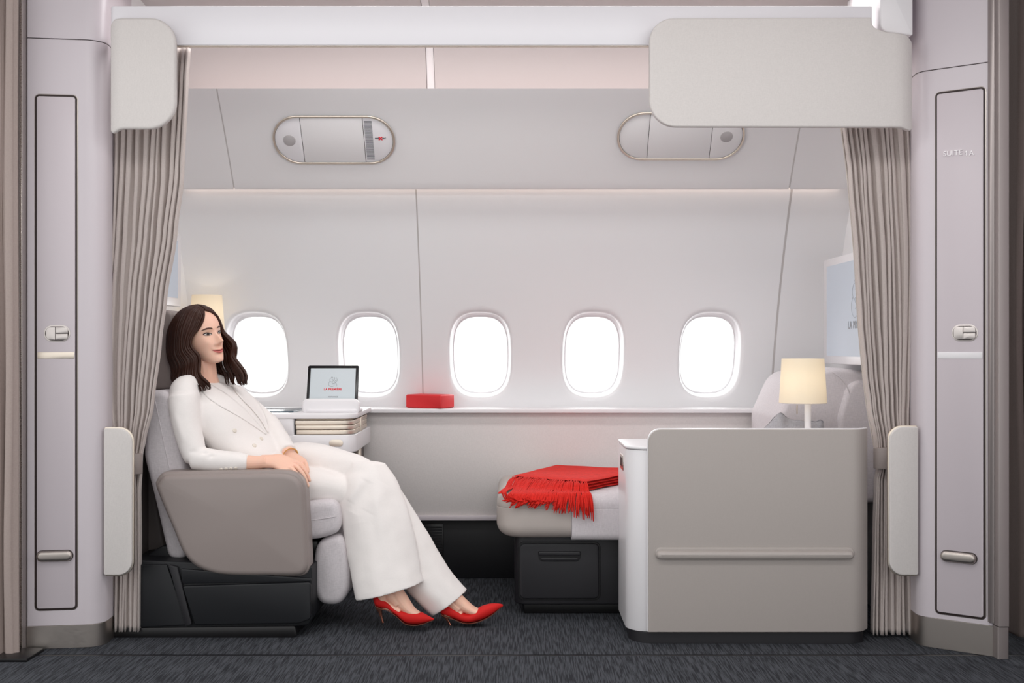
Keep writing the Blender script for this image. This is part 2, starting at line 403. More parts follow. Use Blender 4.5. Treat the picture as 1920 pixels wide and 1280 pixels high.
# curved window wall
def DW(z):
    t = z-.8; return 5.58-.25*t-.18*t*t if t > 0 else 5.58
ZB, ZT = .80, 1.86
WC = [qx(p, 5.506) for p in (481, 691, 900.5, 1112.5, 1332)]
WZ = 1.052; WW, WH = .146, .206
def wall_panel(parent, x0, x1, wins, edges):
    """panel between x0..x1; window cells between edges"""
    bm = bmesh.new(); m = 10; z0, z1 = .83, 1.28
    cache = {}
    def V(x, z, off=0):
        key = (round(x, 5), round(z, 5), round(off, 5))
        if key not in cache: cache[key] = bm.verts.new((x, DW(z)+off, z))
        return cache[key]
    xs = []
    for (a, b) in zip(edges[:-1], edges[1:]): xs += [a+(b-a)*i/m for i in range(m)]
    xs.append(edges[-1])
    def grid(zs):
        for za, zb in zip(zs[:-1], zs[1:]):
            for a, b in zip(xs[:-1], xs[1:]): bm.faces.new((V(a, za), V(b, za), V(b, zb), V(a, zb)))
    grid([ZB, z0]); grid([z1+(ZT-z1)*i/14 for i in range(15)])
    for (a, b) in zip(edges[:-1], edges[1:]):
        wc = [c for c in wins if a < c < b]
        zz = [z0+(z1-z0)*i/m for i in range(m+1)]
        if not wc:
            for za, zb in zip(zz[:-1], zz[1:]):
                for i in range(m): bm.faces.new((V(a+(b-a)*i/m, za), V(a+(b-a)*(i+1)/m, za), V(a+(b-a)*(i+1)/m, zb), V(a+(b-a)*i/m, zb)))
            continue
        c = wc[0]
        bd = [(a+(b-a)*i/m, z0) for i in range(m)]+[(b, zz[i]) for i in range(m)]+[(b-(b-a)*i/m, z1) for i in range(m)]+[(a, zz[m-i]) for i in range(m)]
        n = len(bd); rings = []
        def sup(ang, sx, sz, e=3.0):
            cs, sn = math.cos(ang), math.sin(ang); r = (abs(cs/sx)**e+abs(sn/sz)**e)**(-1/e); return cs*r, sn*r
        angs = [math.atan2(z-WZ, x-c) for x, z in bd]
        layers = [(1.10, 0), (1.05, .0015), (1.015, .006), (.99, .014), (.98, .024)]
        prev = [V(x, z) for x, z in bd]
        # sub rings between border and hole refine curvature
        for k in (.35, .7):
            cur = []
            for (x, z), an in zip(bd, angs):
                hx, hz = sup(an, WW*1.12, WH*1.12); X = x+(c+hx-x)*k; Z = z+(WZ+hz-z)*k; cur.append(V(X, Z, 0))
            for j in range(n): bm.faces.new((prev[j], prev[(j+1) % n], cur[(j+1) % n], cur[j]))
            prev = cur
        # denser outline for hole rings
        for s, off in layers:
            cur = []
            for an in angs:
                hx, hz = sup(an, WW*s, WH*s); cur.append(V(c+hx, WZ+hz, off))
            for j in range(n): bm.faces.new((prev[j], prev[(j+1) % n], cur[(j+1) % n], cur[j]))
            prev = cur
    me_o = finish(bm, 'panel', M['wall'], parent, angle=60)
    sub = me_o.modifiers.new('sub', 'SUBSURF'); sub.levels = 2; sub.render_levels = 2
    return me_o
SX1, SX2 = -.426, 1.241
wb = thing('wall_back', (0, 5.6, .8), 'curved white sidewall of three panels pierced by five oval windows', 'wall', kind='structure')
g = .003
wall_panel(wb, -XW, SX1-g, WC[:2], [-XW, (WC[0]+WC[1])/2, SX1-g])
wall_panel(wb, SX1+g, SX2-g*1.6, WC[2:], [SX1+g, (WC[2]+WC[3])/2, (WC[3]+WC[4])/2, SX2-g*1.6])
wall_panel(wb, SX2+g*1.6, XW, [], [SX2+g*1.6, XW])
def strip_on(parent, fn, x, hw, z0, z1, off, m, name='seam_strip', n=16, slope=0):
    bm = bmesh.new(); rows = []
    for i in range(n+1):
        z = z0+(z1-z0)*i/n; y = fn(z)+off
        rows.append([bm.verts.new((x+dx, y+dy, z)) for dx, dy in ((-hw, 0), (hw, 0), (hw, .01), (-hw, .01))])
    for i in range(n):
        for j in range(4): bm.faces.new((rows[i][j], rows[i][(j+1) % 4], rows[i+1][(j+1) % 4], rows[i+1][j]))
    bm.faces.new(rows[0]); bm.faces.new(rows[-1])
    return finish(bm, name, m, parent)
strip_on(wb, DW, SX1, .0055, ZB, ZT, .0015, M['seam']); strip_on(wb, DW, SX2, .009, ZB, ZT, .0015, M['seam'])
# window units
for i, c in enumerate(WC):
    wt = thing('window_%d' % (i+1), (c, 5.5, WZ-.2), kind='structure')
    bm = bmesh.new(); n = 72
    def ring(s, dy, extra=0):
        out = []
        for j in range(n):
            an = 2*PI*j/n; cs, sn = math.cos(an), math.sin(an); e = 3.0
            sx, sz = WW*s-extra, WH*s-extra
            r = (abs(cs/sx)**e+abs(sn/sz)**e)**(-1/e); z = WZ+sn*r
            out.append(bm.verts.new((c+cs*r, DW(z)+dy, z)))
        return out
    R = [ring(.985, .018), ring(.962, .035), ring(.945, .055), ring(.93, .060), ring(.915, .088), ring(.90, .094), ring(.878, .096), ring(.875, .115), ring(1.05, .115), ring(1.05, .02)]
    for a, b in zip(R, R[1:]+R[:1]):
        for j in range(n): bm.faces.new((a[j], a[(j+1) % n], b[(j+1) % n], b[j]))
    finish(bm, 'frame', M['framewhite'], wt, angle=50)
    bm = bmesh.new(); a = ring(.9, .101); b = ring(.9, .105); bm.faces.new(a); bm.faces.new(b[::-1])
    for j in range(n): bm.faces.new((a[j], a[(j+1) % n], b[(j+1) % n], b[j]))
    finish(bm, 'pane', M['glass'], wt, smooth=False)
# outer fuselage skin behind panels (keeps daylight out of the seams)
bm = bmesh.new()
for (a, b) in zip([-1.7]+[c+.16 for c in WC], [c-.16 for c in WC]+[1.7]): add_box(bm, a, b, 5.72, 5.74, .0, 1.9)
add_box(bm, -1.7, 1.7, 5.72, 5.74, 0, WZ-.22); add_box(bm, -1.7, 1.7, 5.68, 5.72, WZ+.225, 1.95)
add_box(bm, -1.7, 1.7, 5.2, 5.74, 1.93, 1.95)
struct(finish(bm, 'wall_outer', M['wall'], None))
# window ledge + lower wall + kick
ledge = struct(box('trim_2', -XW, 1.46, 5.40, 5.585, .783, .803, M['white'], None, .004))
struct(prism('trim_3', rounded([(5.385, .783), (5.41, .783), (5.41, .8035), (5.385, .8035)], .004, 3), -XW, 1.46, M['white'], None, 0, axis='X'))
lz0 = qz(966, 5.42)
struct(box('wall_lower', -XW, XW, 5.42, 5.47, lz0, .783, M['lowerwall'], None, .001))
struct(box('trim_4', -XW, XW, 5.405, 5.45, lz0-.022, lz0, M['pillar'], None, .003))
kickw = thing('baseboard_back', (0, 5.5, 0), 'black kick panel under the pale sidewall with a slotted air grille', 'baseboard', kind='structure')
box('panel', -XW, XW, 5.47, 5.56, 0, lz0-.022, M['kick'], kickw, .002)
gx0, gx1 = qx(790, 5.46), qx(829, 5.46); gz0, gz1 = qz(1052, 5.46), qz(986, 5.46)
box('grille_frame', gx0-.012, gx1+.006, 5.464, 5.472, gz0-.01, gz1+.01, M['black'], kickw, .002)
for k in range(13):
    z = gz0+(gz1-gz0)*(k+.5)/13; box('slat', gx0, gx1, 5.458, 5.466, z-.0035, z+.0035, M['kick'], kickw, .001, 1)

# overhead band
BZ0, BZ1 = qz(351, 5.10), qz(166, 4.80)
def DB(z):
    t = (z-BZ0)/(BZ1-BZ0); return 5.10-.30*t+.006*math.sin(PI*t)
ob = thing('wall_overhead', (0, 5.1, BZ0), 'sloping grey-white overhead panel band above the windows', 'wall', kind='structure')
def band(x0, x1):
    bm = bmesh.new(); prof = []
    for i in range(17):
        z = BZ0+(BZ1-BZ0)*i/16; prof.append((DB(z), z))
    prof += [(4.804, BZ1-.001), (4.812, BZ1-.004), (4.83, BZ1-.012), (5.118, BZ0+.012), (5.116, BZ0-.004), (5.108, BZ0-.007)]
    A = [bm.verts.new((x0, y, z)) for y, z in prof]; B = [bm.verts.new((x1, y, z)) for y, z in prof]; n = len(prof)
    for i in range(n): bm.faces.new((A[i], A[(i+1) % n], B[(i+1) % n], B[i]))
    bm.faces.new(A); bm.faces.new(B)
    return finish(bm, 'panel', M['band'], ob, angle=35)
band(-XW, -1.223); band(-1.217, 1.214); band(1.221, XW)
strip_on(ob, DB, -1.22, .005, BZ0, BZ1, .0015, M['seam']); strip_on(ob, DB, 1.2175, .007, BZ0, BZ1, .0015, M['seam'])
# cove + ceiling
cv = thing('ceiling', (0, 4.6, 2.5), 'curved pale cove rising to the cabin ceiling', 'ceiling', kind='structure')
def cove(x0, x1, dz=0, m=None, name='panel'):
    bm = bmesh.new(); prof = []
    for i in range(15):
        a = PI/2*i/14; prof.append((4.72+.42*math.cos(a)+dz, 2.06+.44*math.sin(a)+dz))
    prof.append((4.5, 2.5+dz)); prof += [(4.5, 2.54), (5.2, 2.54), (5.2, 2.06)]
    A = [bm.verts.new((x0, y, z)) for y, z in prof]; B = [bm.verts.new((x1, y, z)) for y, z in prof]; n = len(prof)
    for i in range(n): bm.faces.new((A[i], A[(i+1) % n], B[(i+1) % n], B[i]))
    bm.faces.new(A); bm.faces.new(B)
    return finish(bm, name, m or M['cove'], cv, angle=40)
sx = qx(803, 4.95)
cove(-XW, sx-.018); cove(sx-.016, sx+.016, .004, M['white'], 'seam_strip'); cove(sx+.018, XW)
struct(box('ceiling_aisle', -2.6, 2.6, 1.8, 4.5, 2.5, 2.54, M['cove'], None, 0))
struct(box('wall_outer', -1.7, 1.7, 5.14, 5.2, 1.9, 2.1, M['cove'], None, 0))

# side partitions
for s, nm in ((-1, 'wall_left'), (1, 'wall_right')):
    x0, x1 = sorted((s*XW, s*(XW+.06)))
    struct(box(nm, x0, x1, 4.40, 5.75, 0, 2.52, M['wall'], None, 0))

# ------------------------------------------------------------------ pillars
def pillar(name, label, s, fl, fr, dl, dr, seamL, doorL, trimside):
    """s=-1 left,+1 right. face from (fl,dl) to (fr,dr) px/depth ; footprint polygon with rounded inner corner"""
    t = thing(name, (qx((fl+fr)/2, (dl+dr)/2), (dl+dr)/2, 0), label, 'pillar', kind='structure')
    A = Vector((qx(fl, dl), dl)); B = Vector((qx(fr, dr), dr))
    uu_ = (B-A).normalized()
    if s < 0: poly = [(A.x, A.y, .004), (B.x+uu_.x*.012, B.y+uu_.y*.012, .07), (-XW+.0, 4.62, .01), (A.x, 4.62, .01)]
    else: poly = [(A.x-uu_.x*.012, A.y-uu_.y*.012, .07), (B.x, B.y, .004), (B.x, 4.62, .01), (XW, 4.62, .01)]
    fp = rounded(poly, .01, 10)
    zb = qz(1173 if s < 0 else 1160, 4.2)
    zs = qz(72 if s < 0 else 129, 4.2)
    prism('body', fp, zb, zs-.0015, M['pillar'], t, .001, 1, 'Z')
    prism('upper_body', fp, zs+.0015, 2.52, M['pillar'], t, .001, 1, 'Z')
    cen = Vector((sum(p[0] for p in poly)/4, sum(p[1] for p in poly)/4))
    ins = [cen+(Vector(p)-cen)*.985 for p in fp]
    prism('seam_core', ins, zs-.01, zs+.01, M['gap'], t, 0, 1, 'Z')
    prism('base_plate', [cen+(Vector(p)-cen)*1.012 for p in fp], 0.0, zb, M['steel'], t, .001, 1, 'Z')
    # local frame on the face
    u = (B-A).normalized(); ang = math.atan2(u.y, u.x)
    nrm = Vector((u.y, -u.x))
    def onface(px, py, off=0):
        """intersect pixel ray with face plane"""
        dx = (px-960)/F
        # A + u*k = (dx*d, d)
        k = (A.x-dx*A.y)/(dx*u.y-u.x); d = A.y+u.y*k
        return k, EYE+(HOR-py)*d/F
    def fmap(co):  # co.x = along face, co.y = outwards negative, co.z
        return Vector((A.x+u.x*co.x-nrm.x*co.y, A.y+u.y*co.x-nrm.y*co.y, co.z))
    def fprism(nm, pts, y0, y1, m, par, bevel=.002, seg=2):
        return prism(nm, pts, y0, y1, m, par, bevel, seg, 'Y', fmap)
    def rect(x0, y0, x1, y1):
        k0, za = onface(x0, y0); k1, zb_ = onface(x1, y1); k0b, zc = onface(x0, y1); k1b, zd = onface(x1, y0)
        return k0, k1, zb_, za
    return t, onface, fprism, rect, fmap, ang, (A, u, nrm)
def door(t, onface, fprism, x0, x1, y0, y1, s, latch, stripy, handley, lx):
    k0, zt = onface(x0, y0); k1, _ = onface(x1, y0); _, zb = onface(x0, y1); r = .012
    def rr(e): return rounded([(k0-e, zb-e), (k1+e, zb-e), (k1+e, zt+e), (k0-e, zt+e)], r+e, 5)
    fprism('door_bezel', rr(.0065), -.0012, .003, M['steel'], t, .001)
    fprism('door_gap', rr(.004), -.0022, .003, M['gap'], t, .0005)
    dr = fprism('door', rr(-.003), -.007, .003, M['door'], t, .0025)
    k, z = onface(lx, latch)
    fprism('latch_surround', pill(k, z, .092, .060), -.0085, -.005, M['nickel'], dr, .001)
    fprism('latch_recess', pill(k, z, .082, .050), -.0095, -.005, M['gap'], dr, .0005)
    fprism('latch_plate', rounded([(k-.038, z-.0225, .0225), (k-.006, z-.0225, .001), (k-.006, z+.0225, .001), (k-.038, z+.0225, .0225)], .02), -.0105, -.006, M['nickel'], dr, .001)
    fprism('latch_button', rounded([(k-.004, z+.001, .002), (k+.038, z+.001, .002), (k+.038, z+.0225, .02), (k-.004, z+.0225, .002)], .002), -.014, -.006, M['nickel'], dr, .003)
    fprism('latch_button', rounded([(k-.004, z-.0225, .002), (k+.038, z-.0225, .02), (k+.038, z-.001, .002), (k-.004, z-.001, .002)], .002), -.014, -.006, M['nickel'], dr, .003)
    _, za = onface(lx, stripy-6); _, zc = onface(lx, stripy+6)
    fprism('label_strip', [(k0+.006, zc), (k1-.005, zc), (k1-.005, za), (k0+.006, za)], -.0085, -.005, M['champagne'] if s < 0 else M['white'], dr, .0005)
    kc = (k0+k1)/2-.003; _, zh = onface((x0+x1)/2, handley)
    fprism('grab_recess', pill(kc, zh, .128, .042), -.0085, -.004, M['gap'], dr, .0005)
    fprism('grab_handle', pill(kc, zh, .124, .038), -.026, -.004, M['steel'], dr, .011, 5)
    return dr
t, onf, fpr, rect, fm, ang, fr_ = pillar('pillar_left', 'white partition end pillar with tall locker door at the left of the suite', -1, 50, 187, 4.19, 4.225, 0, 0, 0)
door(t, onf, fpr, 68, 143, 179, 1142, -1, 625, 666, 1041, 108)
k0, zt = onf(55, 72)
# bronze outer edge
prism('edge_trim', rounded([(qx(33, 4.16), 4.16), (-1.7505, 4.16), (-1.7505, 4.62), (qx(33, 4.16), 4.62)], .003, 3), 0.0, 2.52, M['steelv'], t, .001, 1, 'Z')
prism('edge_highlight', [(-1.7585, 4.152), (-1.7515, 4.152), (-1.7515, 4.161), (-1.7585, 4.161)], 0.0, 2.52, M['chrome'], t, .001, 1, 'Z')
t, onf, fpr, rect, fm, ang, fr_ = pillar('pillar_right', 'white partition end pillar with tall locker door lettered SUITE 1A', 1, 1728, 1864, 4.24, 4.09, 0, 0, 0)
dr = door(t, onf, fpr, 1756, 1846, 176, 1147, 1, 624, 666, 1044, 1810)
A, u, nrm = fr_
def lm(px):
    k, z = onf(px, 288); return k, z, Matrix.Translation((A.x+u.x*k+nrm.x*.0075, A.y+u.y*k+nrm.y*.0075, z)) @ Matrix.Rotation(ang, 4, 'Z') @ Matrix.Rotation(PI/2, 4, 'X')
text('lettering', 'SUITE', lm(1788)[2], .0255, M['embossed'], dr, .004, 1.06, .0002)
text('lettering', 'A', lm(1823)[2], .0255, M['embossed'], dr, .004, 1, .0002)
k, z, _ = lm(1813.5); h_ = .0088
fpr('lettering', [(k-.001, z-h_), (k+.0022, z-h_), (k+.0022, z+h_), (k-.0012, z+h_), (k-.0052, z+h_-.0055), (k-.0036, z+h_-.0075), (k-.001, z+h_-.0045)], -.0115, -.004, M['embossed'], dr, 0)
xs_ = [qx(p, 4.08) for p in (1857, 1864.5, 1886)]
prism('edge_strip', [(xs_[0], 4.085), (xs_[1], 4.078), (xs_[1], 4.3), (xs_[0], 4.3)], qz(1168, 4.08), 2.52, M['steelv'], t, .001, 1, 'Z')
prism('edge_trim', rounded([(xs_[1]+.001, 4.05), (xs_[2], 4.05), (xs_[2], 4.62), (xs_[1]+.001, 4.62)], .004, 3), .115, 2.52, M['steelv'], t, .001, 1, 'Z')
prism('edge_trim', rounded([(xs_[1]+.001, 4.055), (xs_[2], 4.055), (xs_[2], 4.62), (xs_[1]+.001, 4.62)], .004, 3), 0, .112, M['steelv'], t, .001, 1, 'Z')

# beam
bt = thing('beam', (0, 4.2, 2.18), 'long white curtain rail beam spanning the suite opening', 'beam', kind='structure')
z0, z1 = qz(84.5, 4.2), qz(11, 4.2)
bx = rounded([(qx(206, 4.2), 4.2, .03), (qx(1636, 4.2), 4.2, .008), (qx(1636, 4.2), 4.235), (qx(206, 4.2), 4.235)], .004, 8)
prism('fascia', bx, z0, z1, M['beam'], bt, .003, 2, 'Z')
prism('track', [(qx(215, 4.2), 4.205), (qx(1630, 4.2), 4.205), (qx(1630, 4.2), 4.225), (qx(215, 4.2), 4.225)], z0-.003, z0+.0, M['champagne'], bt, .001, 1, 'Z')
box('soffit', qx(206, 4.2), qx(1636, 4.2), 4.236, 4.30, z0+.03, z0+.05, M['pillar'], bt, .002)
struct(prism('trim_5', pxo([(1650, -60), (1712, -60), (1712, 66), (1660, 60, 14), (1650, 50, 14)], 4.19, 3), 4.19, 4.6, M['white'], None, .006, 3))
struct(box('trim_6', qx(1640, 4.4), qx(1715, 4.4), 4.4, 4.6, qz(90, 4.4), 2.5, M['pillar'], None, .004))
struct(box('trim_7', qx(-20, 4.0), qx(46, 4.0), 4.02, 4.17, .0, .012, M['black'], None, .002))

# ------------------------------------------------------------------ valances
def bend_end(x_end, s, r=.05, amt=.035):
    def f(co):
        k = max(0, (r-(x_end-co.x)*s)/r); return Vector((co.x, co.y+amt*k*k, co.z))
    return f
def slab(name, outline, y0, y1, m, parent, fn, bev=.01, N=40):
    """prism whose big faces are cut in columns so they can bend"""
    bm = bmesh.new()
    A = [bm.verts.new((p[0], y0, p[1])) for p in outline]; B = [bm.verts.new((p[0], y1, p[1])) for p in outline]; n = len(outline)
    fa = bm.faces.new(A); fb = bm.faces.new(B[::-1])
    for i in range(n): bm.faces.new((A[i], A[(i+1) % n], B[(i+1) % n], B[i]))
    bmesh.ops.recalc_face_normals(bm, faces=bm.faces)
    es = set(fa.edges) | set(fb.edges)
    bmesh.ops.bevel(bm, geom=list(es), offset=bev, segments=4, profile=.5, affect='EDGES', clamp_overlap=True)
    x0 = min(v.co.x for v in bm.verts); x1 = max(v.co.x for v in bm.verts)
    for i in range(1, N):
        bmesh.ops.bisect_plane(bm, geom=bm.verts[:]+bm.edges[:]+bm.faces[:], plane_co=(x0+(x1-x0)*i/N, 0, 0), plane_no=(1, 0, 0))
    for v in bm.verts: v.co = fn(v.co)
    return finish(bm, name, m, parent, angle=50, normals=False)
vl = slab('valance', pxo([(201, 40, 12), (212, 33, 10), (329, 33, 48), (329, 241, 58), (225, 241, 30), (201, 251, 8)], 4.14, 8, 10), 4.14, 4.17, M['linenpanel'], None, bend_end(qx(201, 4.14), -1, .06, .03))
tag(vl, 'small beige fabric valance with round corners above the left curtain', 'valance')
vr = slab('valance', pxo([(1218, 34, 44), (1634, 32, 3), (1636, 50, 16), (1660, 59, 16), (1704, 64, 14), (1717, 74, 12), (1717, 244, 8), (1690, 238, 20), (1218, 237, 50)], 4.14, 8, 10), 4.14, 4.17, M['linenpanel'], None, bend_end(qx(1717, 4.14), 1, .07, .035))
tag(vr, 'long beige fabric valance with notched corner above the right curtain', 'valance')

# ------------------------------------------------------------------ curtains
def lerp_tab(tab, y):
    if y <= tab[0][0]: return tab[0][1]
    for (a, va), (b, vb) in zip(tab[:-1], tab[1:]):
        if y <= b:
            f = (y-a)/(b-a); f = f*f*(3-2*f)*.5+f*.5; return va+(vb-va)*f
    return tab[-1][1]
def curtain(name, parent, d, ytop, ybot, Lt, Rt, N, amp, m, seed=0, rows=110, per=26, ragged=.0, hem=True):
    rnd = random.Random(seed); ph = [rnd.uniform(-.5, .5) for _ in range(N+2)]; wd = [rnd.uniform(.55, 1.5) for _ in range(N)]
    tot = sum(wd); cum = [0]
    for v in wd: cum.append(cum[-1]+v/tot)
    bm = bmesh.new(); cols = N*per; grid_ = []
    for i in range(rows+1):
        y = ytop+(ybot-ytop)*i/rows; l = lerp_tab(Lt, y); r = lerp_tab(Rt, y); row = []
        W0 = (r-l)*d/F; zz = qz(y, d)
        for j in range(cols+1):
            k = min(j//per, N-1); f = (j-k*per)/per; uu = cum[k]+(cum[k+1]-cum[k])*f
            a = amp*(1+.35*math.sin(3*uu+ph[k]*4+y*.004*(1+ph[k])))*(1+.15*ph[k])
            th = 2*PI*f
            dy = -2*a*(abs(math.sin(PI*f))**.75)+a
            bulge = .12*(cum[k+1]-cum[k])*W0*math.sin(2*th+ .4*math.sin(y*.006+k))
            drift = .004*math.sin(y*.008+k*1.7+seed)*min(1, (uu*(1-uu))*8)
            x = qx(l, d)+W0*uu+bulge*.6+drift
            if i == rows: zr = zz+ragged*math.cos(th)
            else: zr = zz
            row.append(bm.verts.new((x, d+dy, zr)))
        grid_.append(row)
    for i in range(rows):
        for j in range(cols): bm.faces.new((grid_[i][j], grid_[i+1][j], grid_[i+1][j+1], grid_[i][j+1]))
    o = finish(bm, name, m, parent, angle=80, normals=False)
    so = o.modifiers.new('s', 'SOLIDIFY'); so.thickness = .0025; so.offset = 0
    return o
ct = thing('curtain', (qx(225, 4.34), 4.34, .03), 'taupe pleated curtain gathered on the left, behind the seated woman\'s chair', 'curtain')
curtain('fabric', ct, 4.36, 90, 1181,
        [(90, 202), (245, 202), (400, 198), (560, 193), (680, 190), (760, 193), (840, 205), (868, 208), (900, 200), (1000, 194), (1080, 191), (1181, 187)],
        [(90, 356), (150, 352), (330, 344), (440, 331), (560, 312), (640, 302), (760, 287), (830, 271), (852, 266), (886, 265), (920, 263), (1000, 264), (1181, 263)],
        12, .011, M['curtain'], 3, ragged=.004)
def band_tie(parent, x0, x1, y0, y1, d, m):
    a, b = qx(x0, d), qx(x1, d); cx = (a+b)/2; hw = (b-a)/2
    pts = [(cx+hw*math.cos(2*PI*i/40), d+.037*math.sin(2*PI*i/40)) for i in range(40)]
    prism('tieback', pts, qz(y1, d), qz(y0, d), m, parent, .003, 2, 'Z')
band_tie(ct, 200, 267, 850, 888, 4.335, M['taupe'])
ct2 = thing('curtain', (qx(1680, 4.34), 4.34, .03), 'taupe pleated curtain gathered on the right, beside the wide console', 'curtain')
curtain('fabric', ct2, 4.36, 225, 1187,
        [(225, 1580), (330, 1592), (480, 1604), (600, 1611), (700, 1620), (760, 1628), (830, 1641), (860, 1643), (880, 1645), (900, 1641), (1000, 1638), (1187, 1634)],
        [(225, 1716), (350, 1721), (500, 1724), (620, 1722), (720, 1717), (800, 1712), (860, 1709), (900, 1711), (1000, 1718), (1080, 1722), (1187, 1725)],
        12, .011, M['curtain'], 8, ragged=.004)
tube('lining_edge', [Q(px, y, 4.39) for px, y in ((1577, 235), (1589, 330), (1602, 480), (1609, 600), (1618, 700), (1627, 770), (1640, 838))], .004, M['lining'], ct2, rb=.0025, ref=(1, 0, 0), sub=4, nc=8)
band_tie(ct2, 1638, 1712, 839, 878, 4.335, M['taupe'])
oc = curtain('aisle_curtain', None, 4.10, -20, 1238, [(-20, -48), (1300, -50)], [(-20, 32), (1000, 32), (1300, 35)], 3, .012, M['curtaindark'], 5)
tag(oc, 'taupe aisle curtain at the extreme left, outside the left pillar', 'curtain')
oc = curtain('aisle_curtain', None, 4.42, -20, 1192, [(-20, 1893), (1300, 1893)], [(-20, 1975), (1300, 1975)], 3, .04, M['curtainshaded'], 6)
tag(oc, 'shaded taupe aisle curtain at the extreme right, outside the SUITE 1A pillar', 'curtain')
struct(box('aisle_shade_right', qx(1880, 4.4), qx(2040, 4.4), 4.56, 4.6, 0, 2.5, M['kick'], None, 0))  # panel coloured black to paint the shaded gap beside the curtain
struct(box('aisle_shade_right', 1.91, 2.3, 3.3, 4.3, 0, 2.5, M['pillar'], None, .01))  # unseen block added out of view to keep light off the right curtain
struct(box('wall_aisle_left', qx(-90, 4.4), qx(36, 4.4), 4.42, 4.5, 0, 2.5, M['shell'], None, 0))

# curtain guards
def guard(label, pts, d):
    t = thing('curtain_guard', (qx(sum(p[0] for p in pts)/len(pts), d), d, qz(1080, d)), label, 'curtain guard')
    o = pxo(pts, d, 4, 10)
    prism('fabric_panel', o, d, d+.022, M['linenpanel'], t, .004, 3)
    cx = sum(p[0] for p in o)/len(o); cz = sum(p[1] for p in o)/len(o)
    o2 = pxo([(p[0]+(2.6 if p[0] > sum(q[0] for q in pts)/len(pts) else -2.6)*(1 if len(p) > 2 and p[2] > 10 else .0), p[1]+(2.6 if p[1] > 940 else -2.6)) + tuple(p[2:]) for p in pts], d, 4, 10)
    prism('metal_rim', o2, d+.008, d+.018, M['champagne'], t, .003, 2)
    return t
guard('beige fabric guard plate with bronze rim over the left curtain', [(194, 803, 4), (247, 803, 34), (247, 1078, 34), (194, 1078, 4)], 4.24)
guard('beige fabric guard plate with bronze rim over the right curtain', [(1668, 800, 34), (1722, 800, 4), (1722, 1078, 4), (1668, 1078, 34)], 4.24)

